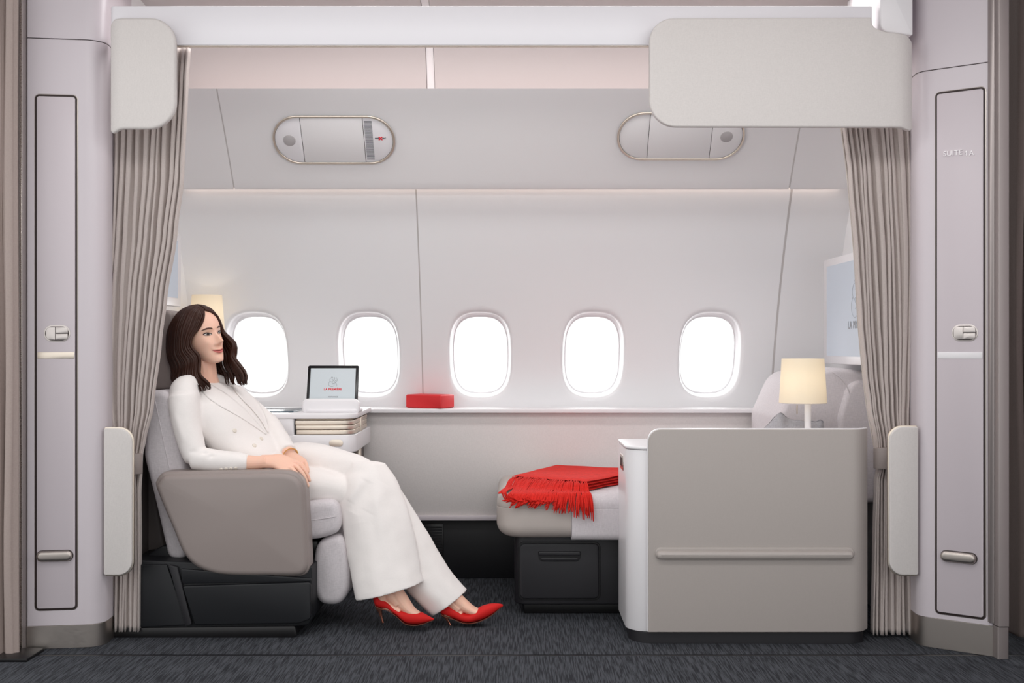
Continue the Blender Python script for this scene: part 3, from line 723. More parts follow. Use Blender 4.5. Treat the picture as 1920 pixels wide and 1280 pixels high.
# ------------------------------------------------------------------ overhead service units
def service(label, cx, cy, wpx, hpx, kind):
    d = 4.95
    # local frame on the sloping band
    z = None; lo, hi = BZ0, BZ1
    for _ in range(40):
        mid = (lo+hi)/2
        if HOR-(mid-EYE)*F/DB(mid) > cy: lo = mid
        else: hi = mid
    z = (lo+hi)/2; y = DB(z); e = .01; ty = (DB(z+e)-DB(z-e)); tl = math.hypot(ty, 2*e); U = Vector((0, ty/tl, 2*e/tl)); Nn = Vector((0, -U.z, U.y))
    O = Vector((qx(cx, y), y, z)); sc = y/F
    t = thing('service_unit', O, label, 'overhead unit', 'overhead service units')
    W, H = wpx*sc, hpx*sc/U.z*.985
    def mp(co): return O+Vector((co.x, 0, 0))+U*co.z-Nn*(co.y-.003)
    pr = lambda nm, pts, a, b, m, par=t, bv=.001: prism(nm, pts, a, b, m, par, bv, 2, 'Y', mp)
    # rim ring
    bm = bmesh.new(); o1 = pill(0, 0, W, H, 16); o2 = pill(0, 0, W-.018, H-.018, 16); n = len(o1)
    R = [[bm.verts.new((p[0], yy, p[1])) for p in o] for o, yy in ((o1, .004), (o1, -.006), (o2, -.006), (o2, .004))]
    for a in range(4):
        for j in range(n): bm.faces.new((R[a][j], R[a][(j+1) % n], R[(a+1) % 4][(j+1) % n], R[(a+1) % 4][j]))
    bmesh.ops.recalc_face_normals(bm, faces=bm.faces)
    bmesh.ops.bevel(bm, geom=[e for e in bm.edges if e.calc_face_angle(0) > 1], offset=.0025, segments=3, affect='EDGES', profile=.5)
    for v in bm.verts: v.co = mp(v.co)
    finish(bm, 'rim', M['champagne'], t)
    pr('back_plate', pill(0, 0, W-.014, H-.014, 16), -.0005, .004, M['gap'])
    hw, hh = (W-.020)/2, (H-.020)/2
    if kind == 'l': xa, xb = -.058*W/.5-.06*0, .25*W
    xa = (567 if kind == 'l' else 1216)-cx; xb = (683 if kind == 'l' else 1334)-cx; xa *= sc; xb *= sc; g = .0012
    full = pill(0, 0, 2*hw, 2*hh, 16)
    def clip(x0, x1):
        pts = [Vector(p) for p in full]; out = []
        for lim, sg in ((x0, 1), (x1, -1)):
            out = []
            for i in range(len(pts)):
                a, b = pts[i-1], pts[i]; ia = (a.x-lim)*sg >= 0; ib = (b.x-lim)*sg >= 0
                if ia != ib: f = (lim-a.x)/(b.x-a.x); out.append(a+(b-a)*f)
                if ib: out.append(b)
            pts = out
        return [p for i, p in enumerate(pts) if (p-pts[i-1]).length > 1e-5]
    pr('end_cover', clip(-1, xa-g), -.003, .004, M['white'] if kind == 'l' else M['band'], bv=.0008)
    pr('door', clip(xa+g, xb-g), -.004, .004, M['band'], bv=.0008)
    pr('end_cover', clip(xb+g, 1), -.003, .004, M['white'] if kind == 'l' else M['band'], bv=.0008)
    lx = ((543 if kind == 'l' else 1362)-cx)*sc
    circ = [(lx+.0265*math.cos(2*PI*i/32), .0265*math.sin(2*PI*i/32)) for i in range(32)]
    pr('reading_light', circ, -.005, .0, M['disc'], bv=.0015)
    if kind == 'l':
        bx0, bx1 = (685.5-cx)*sc, (700-cx)*sc
        for i in range(30):
            zz = -hh*.86+2*hh*.86*i/29; pr('vent_slat', [(bx0+.001*0, zz-.0011), (bx1, zz-.0011), (bx1, zz+.0011), (bx0, zz+.0011)], -.0042, -.002, M['inkdark'], bv=0)
        sx_ = (714-cx)*sc; zo = .010
        pr('sign_cigarette', [(sx_-.024, zo-.003), (sx_-.006, zo-.003), (sx_-.006, zo+.003), (sx_-.024, zo+.003)], -.0038, -.002, M['inkdark'], bv=0)
        pr('sign_cigarette', [(sx_+.008, zo-.003), (sx_+.018, zo-.003), (sx_+.018, zo+.003), (sx_+.008, zo+.003)], -.0038, -.002, M['inkdark'], bv=0)
        pr('sign_cigarette', [(sx_+.020, zo-.003), (sx_+.023, zo-.003), (sx_+.023, zo+.006), (sx_+.020, zo+.006)], -.0038, -.002, M['ink'], bv=0)
        for sg in (1, -1):
            a = sg*PI/4; c, s_ = math.cos(a), math.sin(a); q = [(-.0105, -.0022), (.0105, -.0022), (.0105, .0022), (-.0105, .0022)]
            pr('sign_cross', [(sx_+c*p-s_*r, zo+s_*p+c*r) for p, r in q], -.0046-.0002*sg, -.002, M['redink'], bv=0)
    return t
service('oval overhead unit with a red crossed no-smoking sign and vent slats', 626.5, 262, 229, 80, 'l')
service('oval overhead unit without a sign, partly behind the long valance', 1276.5, 255, 239, 79, 'r')

# ------------------------------------------------------------------ left console, tablet, lamp, box
DT = 4.84; zt = .812
sc_ = thing('side_console', (-1.0, 5.1, 0), 'white side console with champagne pull-out slats beside the seated woman', 'console')
rx = -.655
def foot(x0, x1, d0, d1, r): return rounded([(x0, d0, .005), (x1, d0, r), (x1, d1, .005), (x0, d1, .005)], .005, 10)
prism('top', foot(-XW+.005, rx+.004, DT-.004, 5.383, .07), zt-.022, zt, M['white'], sc_, .007, 4, 'Z')
zsl0, zsl1 = qz(815, DT), qz(789, DT)
prism('body', foot(-XW+.005, rx, DT, 5.383, .07), zsl0-.075, zsl0-.001, M['white'], sc_, .004, 3, 'Z')
prism('body', foot(-XW+.005, qx(551, DT), DT, 5.383, .012), zsl0-.001, zt-.022, M['white'], sc_, .001, 2, 'Z')
prism('recess', foot(qx(551, DT), rx-.02, DT+.04, 5.383, .05), zsl0-.001, zt-.022, M['bronze'], sc_, 0, 2, 'Z')
hs = (zsl1-zsl0)
for k in range(3):
    a = zsl0+.001+(hs+.002)*k/3; prism('pull_out_slat', foot(qx(553, DT)+.002*(2-k), rx-.006, DT+.003, 5.3, .065), a, a+(hs+.002)/3-.0016, M['champagne'], sc_, .0025, 3, 'Z')
box('end_post', rx-.012, rx-.001, 5.06, 5.10, zsl0-.002, zsl1+.004, M['champagne'], sc_, .002)
o = pill(qx(630, DT), qz(830.5, DT), 26*DT/F, 13*DT/F, 8)
prism('release_button', o, DT-.0015, DT+.002, M['champagne'], sc_, .0007, 2)
prism('lower_body', foot(-XW+.005, rx-.03, DT+.06, 5.383, .05), .42, zsl0-.075, M['shell'], sc_, .002, 2, 'Z')
box('end_post', rx-.026, rx-.004, 5.05, 5.09, .42, zsl0-.074, M['champagne'], sc_, .002)
box('foot_box', -XW+.01, -.9, 5.15, 5.40, 0, .42, M['kick'], sc_, .003)

tr = thing('flat_tray', (qx(520, 4.98), 4.98, zt), 'dark teal glossy flat tray lying on the white side console', 'tray')
prism('tray_body', rounded([(qx(470, 5), 4.92), (qx(556, 5), 4.92), (qx(562, 5), 5.10), (qx(480, 5), 5.10)], .008), zt, zt+.006, M['teal'], tr, .002, 2, 'Z')
prism('tray_rim', rounded([(qx(466, 5), 5.105), (qx(560, 5), 5.105), (qx(560, 5), 5.125), (qx(466, 5), 5.125)], .004), zt, zt+.012, M['white'], tr, .002, 2, 'Z')

EMB = [  # winged seahorse emblem, line drawing in a unit box
    [(-.05, .42), (-.22, .40), (-.34, .25), (-.30, .08), (-.16, .02), (-.02, .10), (-.02, .24), (-.14, .27)],
    [(-.30, .08), (-.42, -.10), (-.40, -.30), (-.22, -.44), (.02, -.42), (.12, -.28), (.02, -.18), (-.10, -.24)],
    [(-.16, .02), (-.06, -.10), (.08, -.14), (.24, -.06)],
    [(.02, .10), (.14, .30), (.12, .46)], [(.10, .02), (.28, .22), (.30, .46)], [(.16, -.06), (.36, .10), (.42, .34)],
    [(.24, -.06), (.36, -.20), (.38, -.42)], [(-.05, .42), (-.12, .50), (-.20, .46)]]
tb = thing('tablet', (qx(624, 4.97), 4.97, zt), 'tablet with black bezel in white stand showing a small red title', 'tablet')
tl = math.radians(14); TH = .155; TW = .222
base = Vector((qx(621, 4.97), 4.975, zt+.014)); rz = math.radians(-3)
MT = Matrix.Translation(base) @ Matrix.Rotation(rz, 4, 'Z') @ Matrix.Rotation(-tl, 4, 'X')
def tp(nm, pts, a, b, m, par, bv=.0015): return prism(nm, pts, a, b, m, par, bv, 2, 'Y', lambda c: MT @ c)
TT = qz(685, 5.0)-zt-.014; TT = TT/math.cos(tl)
tp('case', rounded([(-TW/2, 0), (TW/2, 0), (TW/2, TT), (-TW/2, TT)], .008), 0, .009, M['bezel'], tb)
sc2 = tp('screen', [(-TW/2+.013, .006), (TW/2-.013, .006), (TW/2-.013, TT-.013), (-TW/2+.013, TT-.013)], -.0006, .001, M['screen'], tb, 0)
LM = MT @ Matrix.Translation((0, -.001, 0)) @ Matrix.Rotation(PI/2, 4, 'X')
text('title', 'LA PREMI\u00c8RE', LM @ Matrix.Translation((.002, .084, 0)), .0125, M['redink'], sc2, .0002, 1.1, .00045)
text('caption', 'AIRFRANCE', LM @ Matrix.Translation((.004, .051, 0)), .0075, M['inkdark'], sc2, .0002, 1.1)
strokes('emblem', EMB, LM @ Matrix.Translation((.002, .116, 0)) @ Matrix.Scale(.045, 4), .0006, M['ink'], sc2)
st = soft('stand', pxo([(564, 747, 13), (674, 747, 13), (676, 777, 10), (568, 777, 10)], 4.94, 8), 4.925, 4.96, M['white'], tb, .012)
soft('stand_foot', rounded([(qx(570, 4.95), 4.918), (qx(675, 4.95), 4.918), (qx(678, 4.95), 5.03), (qx(572, 4.95), 5.03)], .03), zt, zt+.016, M['white'], tb, .007, 4, 'Z')

rb = thing('gift_box', (qx(806, 5.46), 5.47, .803), 'red closed box lying on the window ledge near the middle window', 'box')
RB = Matrix.Translation((qx(806, 5.46), 5.475, .8035)) @ Matrix.Rotation(math.radians(-28), 4, 'Z')
def bxr(nm, x0, x1, y0, y1, z0, z1, m, bv):
    bm = bmesh.new(); add_box(bm, x0, x1, y0, y1, z0, z1); bm.transform(RB); return finish(bm, nm, m, rb, bv, 3)
# corner nearest to camera at local (+)
bxr('box_base', -.090, .090, -.056, .056, 0, .004, M['redbox'], .001)
bxr('box_body', -.097, .097, -.062, .062, .001, .063, M['redbox'], .007)

def lamp(label, x, y, zb, zs0, zs1, r0, r1, power, group, stem_dx=0):
    t = thing('table_lamp', (x, y, zb), label, 'lamp', group)
    lathe('base', [(.045, 0), (.047, .004), (.047, .012), (.04, .016), (.012, .018)], (x+stem_dx, y, zb), M['white'], t)
    lathe('pole', [(.0125, .016), (.0125, zs0-zb+.04)], (x+stem_dx, y, zb), M['white'], t, 24)
    bm = bmesh.new(); n = 56; th = .0015; rows = []
    for r, z in ((r0, zs0), (r1, zs1), (r1-th, zs1), (r0-th, zs0)): rows.append([bm.verts.new((x+r*math.cos(2*PI*j/n), y+r*math.sin(2*PI*j/n), z)) for j in range(n)])
    for i in range(4):
        for j in range(n): bm.faces.new((rows[i][j], rows[i][(j+1) % n], rows[(i+1) % 4][(j+1) % n], rows[(i+1) % 4][j]))
    sh = finish(bm, 'lamp_shade', M['shade'], t)
    tube('shade_rim', [(x+r0*math.cos(a), y+r0*math.sin(a), zs0) for a in [2*PI*j/32 for j in range(33)]], .0012, M['lining'], sh, sub=1, nc=5)
    bulb = lathe('bulb', [(.004, 0), (.018, .012), (.024, .03), (.018, .048), (.004, .056)], (x, y, (zs0+zs1)/2-.03), emis('bulb_glow', (1, .95, .88, 1), power), t, 20)
    tube('pull_switch', [(x-.035, y-.05, zs0+.03), (x-.035, y-.05, zs0+.005), (x-.035, y-.05, zs0-.022)], .0006, M['gold'], t, nc=6)
    box('switch_pull', x-.037, x-.033, y-.052, y-.048, zs0-.040, zs0-.006, M['bronze'], t, .001)
    return t
lamp('white table lamp with lit cream shade standing behind the wide console front', qx(1505.5, 4.5), 4.5, .722, qz(755, 4.5), qz(672, 4.5), 44*4.5/F, 39*4.5/F, 8, 'cream shaded table lamps', .019)
lamp('white table lamp whose lit cream shade shows behind the woman\'s head', qx(388, 5.28), 5.28, zt, qz(622, 5.28), qz(553, 5.28), 33*5.28/F, 27.5*5.28/F, 6, 'cream shaded table lamps')

# ------------------------------------------------------------------ wall monitors
def monitor(s, d0, d1, z0, z1, label, txt):
    x = s*1.395; t = thing('wall_monitor', (s*1.45, (d0+d1)/2, z0), label, 'monitor', 'wall monitors')
    a, b = sorted((x, s*1.43)); box('frame', a, b, d0, d1, z0, z1, M['white'], t, .004)
    a, b = sorted((s*1.43, s*1.51)); box('mount', a, b, d0+.1, d1-.1, z0+.08, z1-.08, M['white'], t, .004)
    a, b = sorted((x-s*.0012, x+s*.004)); sc = box('screen', a, b, d0+.03, d1-.05, z0+.034, z1-.032, M['screenwall'], t, 0)
    if txt:
        MM = Matrix.Translation((x-s*.003, (d0+d1)/2-.02, 0)) @ Matrix.Rotation(-s*PI/2, 4, 'Z') @ Matrix.Rotation(PI/2, 4, 'X')
        ym = 4.80
        MM = Matrix.Translation((x-s*.003, ym, 0)) @ Matrix.Rotation(-s*PI/2, 4, 'Z') @ Matrix.Rotation(PI/2, 4, 'X')
        text('title', 'LA PREMI\u00c8RE', MM @ Matrix.Translation((.12, qz(611, 4.93), 0)), .045, M['ink'], sc, .0003, 1.1)
        strokes('emblem', EMB, MM @ Matrix.Translation((.10, qz(565, 4.93), 0)) @ Matrix.Scale(.16, 4), .0006, M['inklight'], sc)
    return t
monitor(1, 4.46, 5.20, 1.016, 1.476, 'wall screen with pale blue picture above the linen seat back, behind the lamp', True)
monitor(-1, 4.46, 4.90, qz(575, 4.9), qz(440, 4.9), 'wall screen on the left partition, mostly hidden by the left curtain', False)

# ------------------------------------------------------------------ right console
DC = 4.26
rc = thing('suite_console', (.9, 4.45, 0), 'wide grey-beige console with white rounded end and grab groove', 'console')
xl, xr = qx(1216, DC), qx(1636, DC)
pt = qz(805, DC); pb = qz(1185, DC)
def wrap_r(co):
    k = max(0, co.x-(xr-.07))/.07; return Vector((co.x, co.y+.06*k*k, co.z))
slab('front_panel', rounded([(xl, pb, .002), (xr, pb, .002), (xr, pt, .004), (xl, pt, .045)], .002, 10), DC, DC+.02, M['console'], rc, wrap_r, .002, 60)
# white piping frame behind panel
slab('panel_edge', rounded([(xl-.0035, pb-.0, .002), (xr+.001, pb, .002), (xr+.001, pt+.0035, .004), (xl-.0035, pt+.0035, .048)], .002, 10), DC+.006, DC+.022, M['white'], rc, wrap_r, .003, 60)
gz = qz(1038.5, DC); ga, gb = qx(1228, DC), qx(1602, DC)
puff('grab_groove', pill((ga+gb)/2, gz+.003, gb-ga, .044, 8), DC-.005, DC+.004, .005, .001, M['console'], rc)
puff('grab_rail', pill((ga+gb)/2, gz-.002, gb-ga-.010, .032, 8), DC-.022, DC+.004, .0155, .001, M['console'], rc)
bodyfp = rounded([(.425, 4.285, .085), (xr-.02, 4.285, .05), (xr-.01, 4.66, .01), (.425, 4.66, .02)], .01, 12)
prism('body', bodyfp, pb-.004, .708, M['white'], rc, .002, 2, 'Z')
prism('lid', rounded([(.422, 4.282, .086), (xr-.02, 4.282, .05), (xr-.01, 4.66, .01), (.422, 4.66, .03)], .01, 12), .710, .722, M['white'], rc, .005, 4, 'Z')
prism('plinth', rounded([(.435, 4.275, .085), (xr-.012, 4.268, .07), (xr-.02, 4.65, .01), (.445, 4.65, .02)], .01, 10), 0, pb-.004, M['charcoal'], rc, .001, 1, 'Z')
box('socket_plate', .4225, .4265, 4.43, 4.55, .618, .676, M['chrome'], rc, .002)
box('socket', .4215, .4255, 4.445, 4.535, .63, .664, M['gap'], rc, .001)

# ------------------------------------------------------------------ ottoman / bed end
ot = thing('ottoman', (.6, 5.0, 0), 'low ottoman of beige leather and pale linen beside the console', 'ottoman')
D0, D1 = 4.62, 5.40; zo0, zo1, zsm = .325, .500, .447
xs0 = .237
cL = lambda c: Vector((min(c.x, xs0-.0008), c.y, c.z)); cR = lambda c: Vector((max(c.x, xs0+.0008), c.y, c.z))
fpL = rounded([(-.062, D0, .11), (xs0+.10, D0, .06), (xs0+.10, D1, .06), (-.062, D1, .09)], .001, 12)
puff('leather_cushion', fpL, zo0, zsm+.002, .055, .006, M['beigeleather'], ot, 'Z', fn=cL)
puff('leather_pad', fpL, zsm-.003, zo1, .006, .042, M['beigeleather'], ot, 'Z', fn=cL)
# cover split line sides merge: inner joint boxes keep the ends flush
fpR = rounded([(xs0-.10, D0, .06), (1.36, D0, .06), (1.36, D1, .06), (xs0-.10, D1, .06)], .001, 6)
puff('linen_cushion', fpR, zo0-.006, zsm+.002, .03, .006, M['linen'], ot, 'Z', fn=cR)
puff('linen_pad', fpR, zsm-.003, zo1+.002, .006, .040, M['linen'], ot, 'Z', fn=cR)
bs = prism('base', rounded([(.010, 4.71, .05), (1.3, 4.71, .02), (1.3, 5.38, .02), (.010, 5.38, .02)], .02, 8), .045, .332, M['charcoal'], ot, .008, 3, 'Z')
box('foot_plinth', .05, 1.28, 4.76, 5.36, 0, .05, M['black'], ot, .002)
dw = prism('drawer', pxo([(975, 1019), (1123, 1019), (1123, 1122), (975, 1122)], 4.70, 9), 4.700, 4.72, M['charcoal'], ot, .004, 3)
prism('drawer_gap', pxo([(972, 1016), (1126, 1016), (1126, 1125), (972, 1125)], 4.70, 11), 4.7065, 4.715, M['black'], ot, .001, 1)
prism('handle_recess', pxo([(1009, 1034, 2), (1089, 1034, 2), (1088, 1053, 9), (1011, 1053, 9)], 4.69, 3), 4.6975, 4.705, M['black'], dw, .001, 1)
prism('handle', pxo([(1010, 1034, 2), (1088, 1034, 2), (1088, 1041, 2), (1010, 1041, 2)], 4.69, 2), 4.688, 4.705, M['charcoal'], dw, .003, 2)
prism('handle_lip', pxo([(1014, 1046, 2), (1085, 1046, 2), (1083, 1051, 4), (1016, 1051, 4)], 4.69, 2), 4.693, 4.705, M['charcoal'], dw, .002, 2)

# right seat back, pillow
rs = thing('linen_seat_back', (1.25, 5.0, .5), 'pale linen upholstered seat back rising behind the right-hand table lamp', 'seat back')
o = pxo([(1452, 940, 10), (1455, 782, 30), (1490, 705, 46), (1560, 688, 70), (1652, 700, 10), (1652, 940, 10)], 4.85, 8, 10)
soft('backrest', o, 4.80, 5.36, M['linen'], rs, .05, 7)
o = pxo([(1575, 940, 10), (1570, 780, 30), (1590, 712, 30), (1640, 712, 10), (1640, 940, 10)], 4.8, 8, 10)
soft('side_wing', o, 4.77, 5.0, M['linen'], rs, .04, 7)
tube('welt', [Q(px, y, 4.772) for px, y in ((1560, 697), (1582, 715), (1594, 745), (1596, 800), (1596, 850))], .0022, M['linen'], rs, nc=6)
pw = thing('cushion', (qx(1480, 4.72), 4.76, .503), 'small rumpled grey wool cushion behind the wide console', 'cushion')
bm = bmesh.new()
n1, n2 = 40, 40; W, H, T = .27, .30, .055
def pil(u, v, s):
    e = (1-abs(u)**2.6)*(1-abs(v)**2.6); e = max(e, 0)**.5
    x = u*W/2*(1-.08*(v*v)); z = v*H/2*(1-.08*u*u)
    y = s*T*e+.01*noise.noise(Vector((u*2.2, v*2.2, s)))
    z += (.030*math.exp(-((u+.42)/.26)**2)+.012*math.exp(-((u-.92)/.12)**2)-.030*max(0, -u-.6)/.4+.006*noise.noise(Vector((u*4, 3, 1)))-.006)*max(0, v)
    return Vector((x, y, z))
PM = Matrix.Translation((qx(1481, 4.76), 4.735, .505+H/2-.005)) @ Matrix.Rotation(math.radians(8), 4, 'X')
for s in (-1, 1):
    g_ = [[bm.verts.new(PM @ pil(-1+2*i/n1, -1+2*j/n2, s)) for j in range(n2+1)] for i in range(n1+1)]
    for i in range(n1):
        for j in range(n2): bm.faces.new((g_[i][j], g_[i+1][j], g_[i+1][j+1], g_[i][j+1]))
bmesh.ops.remove_doubles(bm, verts=bm.verts, dist=.0004)
finish(bm, 'cushion_body', M['greycushion'], pw, angle=80)

# ------------------------------------------------------------------ red throw
th = thing('throw_blanket', (.25, 5.0, zo1), 'folded red wool throw with long fringe draped over the ottoman', 'blanket')
FL, FR, BR, BL = Vector((.005, 4.93)), Vector((.300, 4.705)), Vector((.60, 5.16)), Vector((.20, 5.36))
for k in range(4):
    z = zo1+.003+k*.0115; sh = .004*math.sin(k*2.1)
    bm = bmesh.new(); nu, nv = 30, 30; g_ = []
    pts_t = []
    def bp_(u, v):
        p = FL*(1-u)*(1-v)+FR*u*(1-v)+BR*u*v+BL*(1-u)*v; return p
    for side in (1, 0):
        G = []
        for i in range(nu+1):
            row = []
            for j in range(nv+1):
                u = i/nu; v = j/nv
                eu = min(u, 1-u, v, 1-v)*nu; rd = min(1, eu/1.2); hgt = (.0055*math.sqrt(1-(1-rd)**2))
                p = bp_(u*(1+sh)-(0 if u < .5 else sh), v)
                dz = .003*noise.noise(Vector((p.x*9, p.y*9, k)))+.004*max(0, u-.5)*k*.3
                row.append(bm.verts.new((p.x+.003*k*0, p.y, z+dz+(hgt if side else -hgt)+.0055)))
            G.append(row)
        for i in range(nu):
            for j in range(nv):
                q = (G[i][j], G[i+1][j], G[i+1][j+1], G[i][j+1]); bm.faces.new(q if side else q[::-1])
    bmesh.ops.remove_doubles(bm, verts=bm.verts, dist=.0008)
    finish(bm, 'fold', M['red'], th, angle=80)
bm = bmesh.new(); rnd = random.Random(11)
def fringe_pt(u, t, off, wob):
    root = Vector((FL.x+(FR.x-FL.x)*u, FL.y+(FR.y-FL.y)*u, zo1+.045-.012*0))
    tx = cat([(937,), (960,), (1000,), (1050,), (1108,)], u*4)[0]; ty = cat([(926,), (946,), (950,), (958,), (972,)], u*4)[0]+off
    tip = Q(tx, ty, 4.598)
    if u < .12: tip = Q(tx, ty, 4.66)
    edge = Vector((root.x*.45+tip.x*.55, max(4.655, root.y*.25+4.655*.75), zo1+.014))
    mid = (root+edge)/2+Vector((0, 0, .004))
    return root, mid, edge, tip
for i in range(280):
    u = min(1, max(0, (i+rnd.uniform(-.8, .8))/279)); off = rnd.uniform(-18, 5)
    root, mid, edge, tip = fringe_pt(u, 0, off, 0)
    j1 = Vector((rnd.uniform(-.006, .006), 0, rnd.uniform(-.002, .006))); j2 = Vector((rnd.uniform(-.010, .010), rnd.uniform(-.006, .002), 0))
    lay = rnd.random()*.012
    r = rnd.uniform(.0016, .0026); j2 = j2*1.7; zt_ = zo1+.007
    e1 = root.lerp(tip, .5)+j1; e1.z = zt_+.006-lay*.3; e1.y = max(e1.y, 4.665)
    P = [root-Vector((0, 0, lay*1.5)), root.lerp(e1, .5)+Vector((0, 0, .004))+j1*.5, e1]
    if u > .12:
        tip.y = 4.600-lay*.8; fz = (zt_-tip.z)
        P += [Vector((root.x*.32+tip.x*.68+j2.x*.5, 4.628-lay*.5, zt_-.002)), Vector((root.x*.2+tip.x*.8+j2.x, 4.606-lay, zt_-.020-.2*fz)), tip+j2]
    else:
        P += [e1.lerp(tip, .6)+Vector((0, 0, .002)), tip+j2*.6]; P[-1].z = zt_-.004; P[-2].z = zt_+.003
    add_tube(bm, P, [r, r*1.1, r*1.2]+[r*1.3]*(len(P)-4)+[r*.9], sub=3, nc=6)
fr = finish(bm, 'fringe', M['red'], th, angle=80); fr['kind'] = 'stuff'

# ================================================================== ARMCHAIR
ch = thing('armchair', (qx(430, 4.7), 4.7, 0), 'grey armchair with taupe leather armrest and linen cushions under the woman', 'armchair')
DA = 4.36
# base
o = pxo([(240, 1052, 3), (262, 1050, 3), (585, 1062, 3), (585, 1160, 6), (578, 1172, 6), (545, 1176, 3), (240, 1180, 3)], DA+.01, 3)
prism('base', o, DA+.012, 4.83, M['navy'], ch, .006, 3)
prism('base_hump', pxo([(250, 1060), (268, 1045, 10), (292, 1030, 12), (345, 1030, 6), (360, 1070)], DA+.04, 3), 4.47, 4.82, M['navy'], ch, .004, 3)
prism('base_side_cover', pxo([(262, 1058, 3), (312, 1058, 3), (352, 1172, 3), (262, 1176, 3)], DA, 3), DA+.002, DA+.03, M['navy'], ch, .003, 3)
prism('base_strut', pxo([(316, 1058, 2), (333, 1062, 2), (360, 1170, 2), (348, 1174, 2)], DA, 2), DA-.004, DA+.02, M['charcoal'], ch, .003, 2)
prism('base_drawer', pxo([(342, 1098, 4), (583, 1091, 6), (583, 1160, 8), (560, 1168, 6), (366, 1171, 4)], DA, 3), DA-.004, DA+.03, M['navy'], ch, .004, 3)
prism('base_rail', pxo([(338, 1066, 3), (583, 1084, 3), (583, 1090, 2), (342, 1094, 3)], DA, 2), DA-.0, DA+.03, M['navy'], ch, .003, 2)
o = pxo([(200, 1178), (553, 1174, 4), (557, 1192, 6), (548, 1195, 4), (200, 1197)], DA, 2)
prism('plinth', [(p[0], max(p[1], 0.0)) for p in o], DA-.0, 4.82, M['black'], ch, .003, 2)
# shell behind
soft('back_shell', pxo([(240, 800, 20), (290, 800, 20), (335, 1050, 10), (236, 1050, 10)], 4.75, 6), 4.62, 4.83, M['shell'], ch, .02, 4)
box('back_shell_side', qx(225, 4.55), qx(268, 4.55), 4.50, 4.83, .05, .78, M['shell'], ch, .01)
# backrest (linen) with slight hollow
o = pxo([(276, 733, 12), (316, 730, 18), (336, 800, 60), (352, 900, 80), (362, 1000, 60), (346, 1050, 14), (316, 1047, 18), (292, 942, 60), (270, 855, 60)], 4.46, 10, 8)
soft('backrest', o, 4.45, 4.835, M['linen'], ch, .035, 7)
tube('backrest_seam', [Q(px, y, 4.449) for px, y in ((291, 752), (301, 800), (316, 870), (330, 930), (345, 990))], .0016, M['linen'], ch, nc=6)
o = pxo([(280, 731, 8), (286, 640, 30), (296, 582, 12), (324, 580, 16), (331, 650, 30), (332, 731, 8)], 4.62, 8, 8)
soft('headrest', o, 4.62, 4.95, M['taupe'], ch, .03, 6)
# seat cushion
o = pxo([(330, 960, 20), (576, 941, 10), (622, 936, 22), (636, 955, 24), (637, 994, 22), (578, 1013, 8), (330, 1035, 20)], 4.47, 10, 8)
puff('seat', spl([(330, 955), (450, 948), (560, 942), (610, 937), (629, 943), (637, 965), (636, 990), (622, 1003), (575, 1013), (450, 1024), (335, 1034), (322, 995)], 4.47), 4.46, 4.83, .03, .03, M['linen'], ch, dome0=.004)
tube('seat_piping', [Q(px, y, 4.458) for px, y in ((560, 978), (600, 973), (630, 968))], .0015, M['linen'], ch, nc=6)
o = pxo([(592, 1012, 14), (646, 998, 20), (656, 1060, 60), (652, 1110, 24), (628, 1134, 16), (594, 1128, 18), (588, 1080, 60)], 4.50, 12, 8)
puff('leg_rest', spl([(592, 1030), (603, 1012), (630, 1003), (644, 1010), (652, 1040), (656, 1075), (653, 1108), (640, 1128), (620, 1133), (600, 1127), (590, 1105), (588, 1065)], 4.5), 4.48, 4.82, .032, .03, M['linen'], ch, dome0=.006)
box('leg_rest_mount', qx(560, 4.6), qx(600, 4.6), 4.55, 4.80, qz(1040, 4.6), qz(1010, 4.6), M['black'], ch, .004)
# armrests
ARM = [(291, 912), (293, 899), (301, 888.5), (316, 884), (380, 883), (460, 881.5), (525, 881), (550, 885), (565, 896), (572, 915), (575, 960), (578, 1010), (580, 1045), (579.5, 1066), (571, 1078), (552, 1081), (505, 1081), (440, 1080.5), (400, 1076), (365, 1061), (342, 1035), (325, 995), (306, 950)]
o = spl(ARM, DA)
puff('armrest', o, DA, DA+.105, .016, .024, M['taupe'], ch)
cx = sum(p[0] for p in o)/len(o); cz = sum(p[1] for p in o)/len(o)
ins = [Vector((cx+(p[0]-cx)*.975, cz-.003+(p[1]-cz)*.960)) for p in o]
puff('armrest_side_pad', ins, DA-.016, DA+.03, .022, .002, M['taupe'], ch, dome0=.010)
o = pxo([(300, 884, 16), (538, 880, 30), (571, 897, 26), (580, 1000, 14), (340, 1010, 60)], 4.46, 12, 8)
soft('armrest', o, 4.775, 4.835, M['taupe'], ch, .016, 5)

# ================================================================== WOMAN
pr_ = thing('person', (qx(520, 4.65), 4.65, 0), 'seated woman in ivory trouser suit and red heels, hand on the armrest', 'person')
V3 = Vector
# ---- head
HC = Q(374.5, 631, 4.62)
th_ = math.radians(34)
fwd = V3((math.cos(th_), -math.sin(th_), 0)); lat = V3((math.sin(th_), math.cos(th_), 0))  # lat = her left
HM = Matrix(((lat.x, fwd.x, 0), (lat.y, fwd.y, 0), (lat.z, fwd.z, 1))).transposed().transposed()
R3 = HM @ Matrix.Rotation(math.radians(-8), 3, 'Y') @ Matrix.Rotation(math.radians(9), 3, 'X')
def H(p): return HC+R3 @ V3(p)
TAB = [(-.117, .004, .067, .004), (-.113, .021, .068, .021), (-.104, .031, .058, .033), (-.09, .040, .043, .050), (-.065, .050, .024, .070), (-.03, .061, .010, .083),
       (0, .067, .003, .089), (.03, .071, .000, .092), (.06, .069, -.004, .089), (.085, .056, -.006, .074), (.104, .033, -.007, .047), (.113, .012, -.007, .018), (.1145, .001, -.007, .001)]
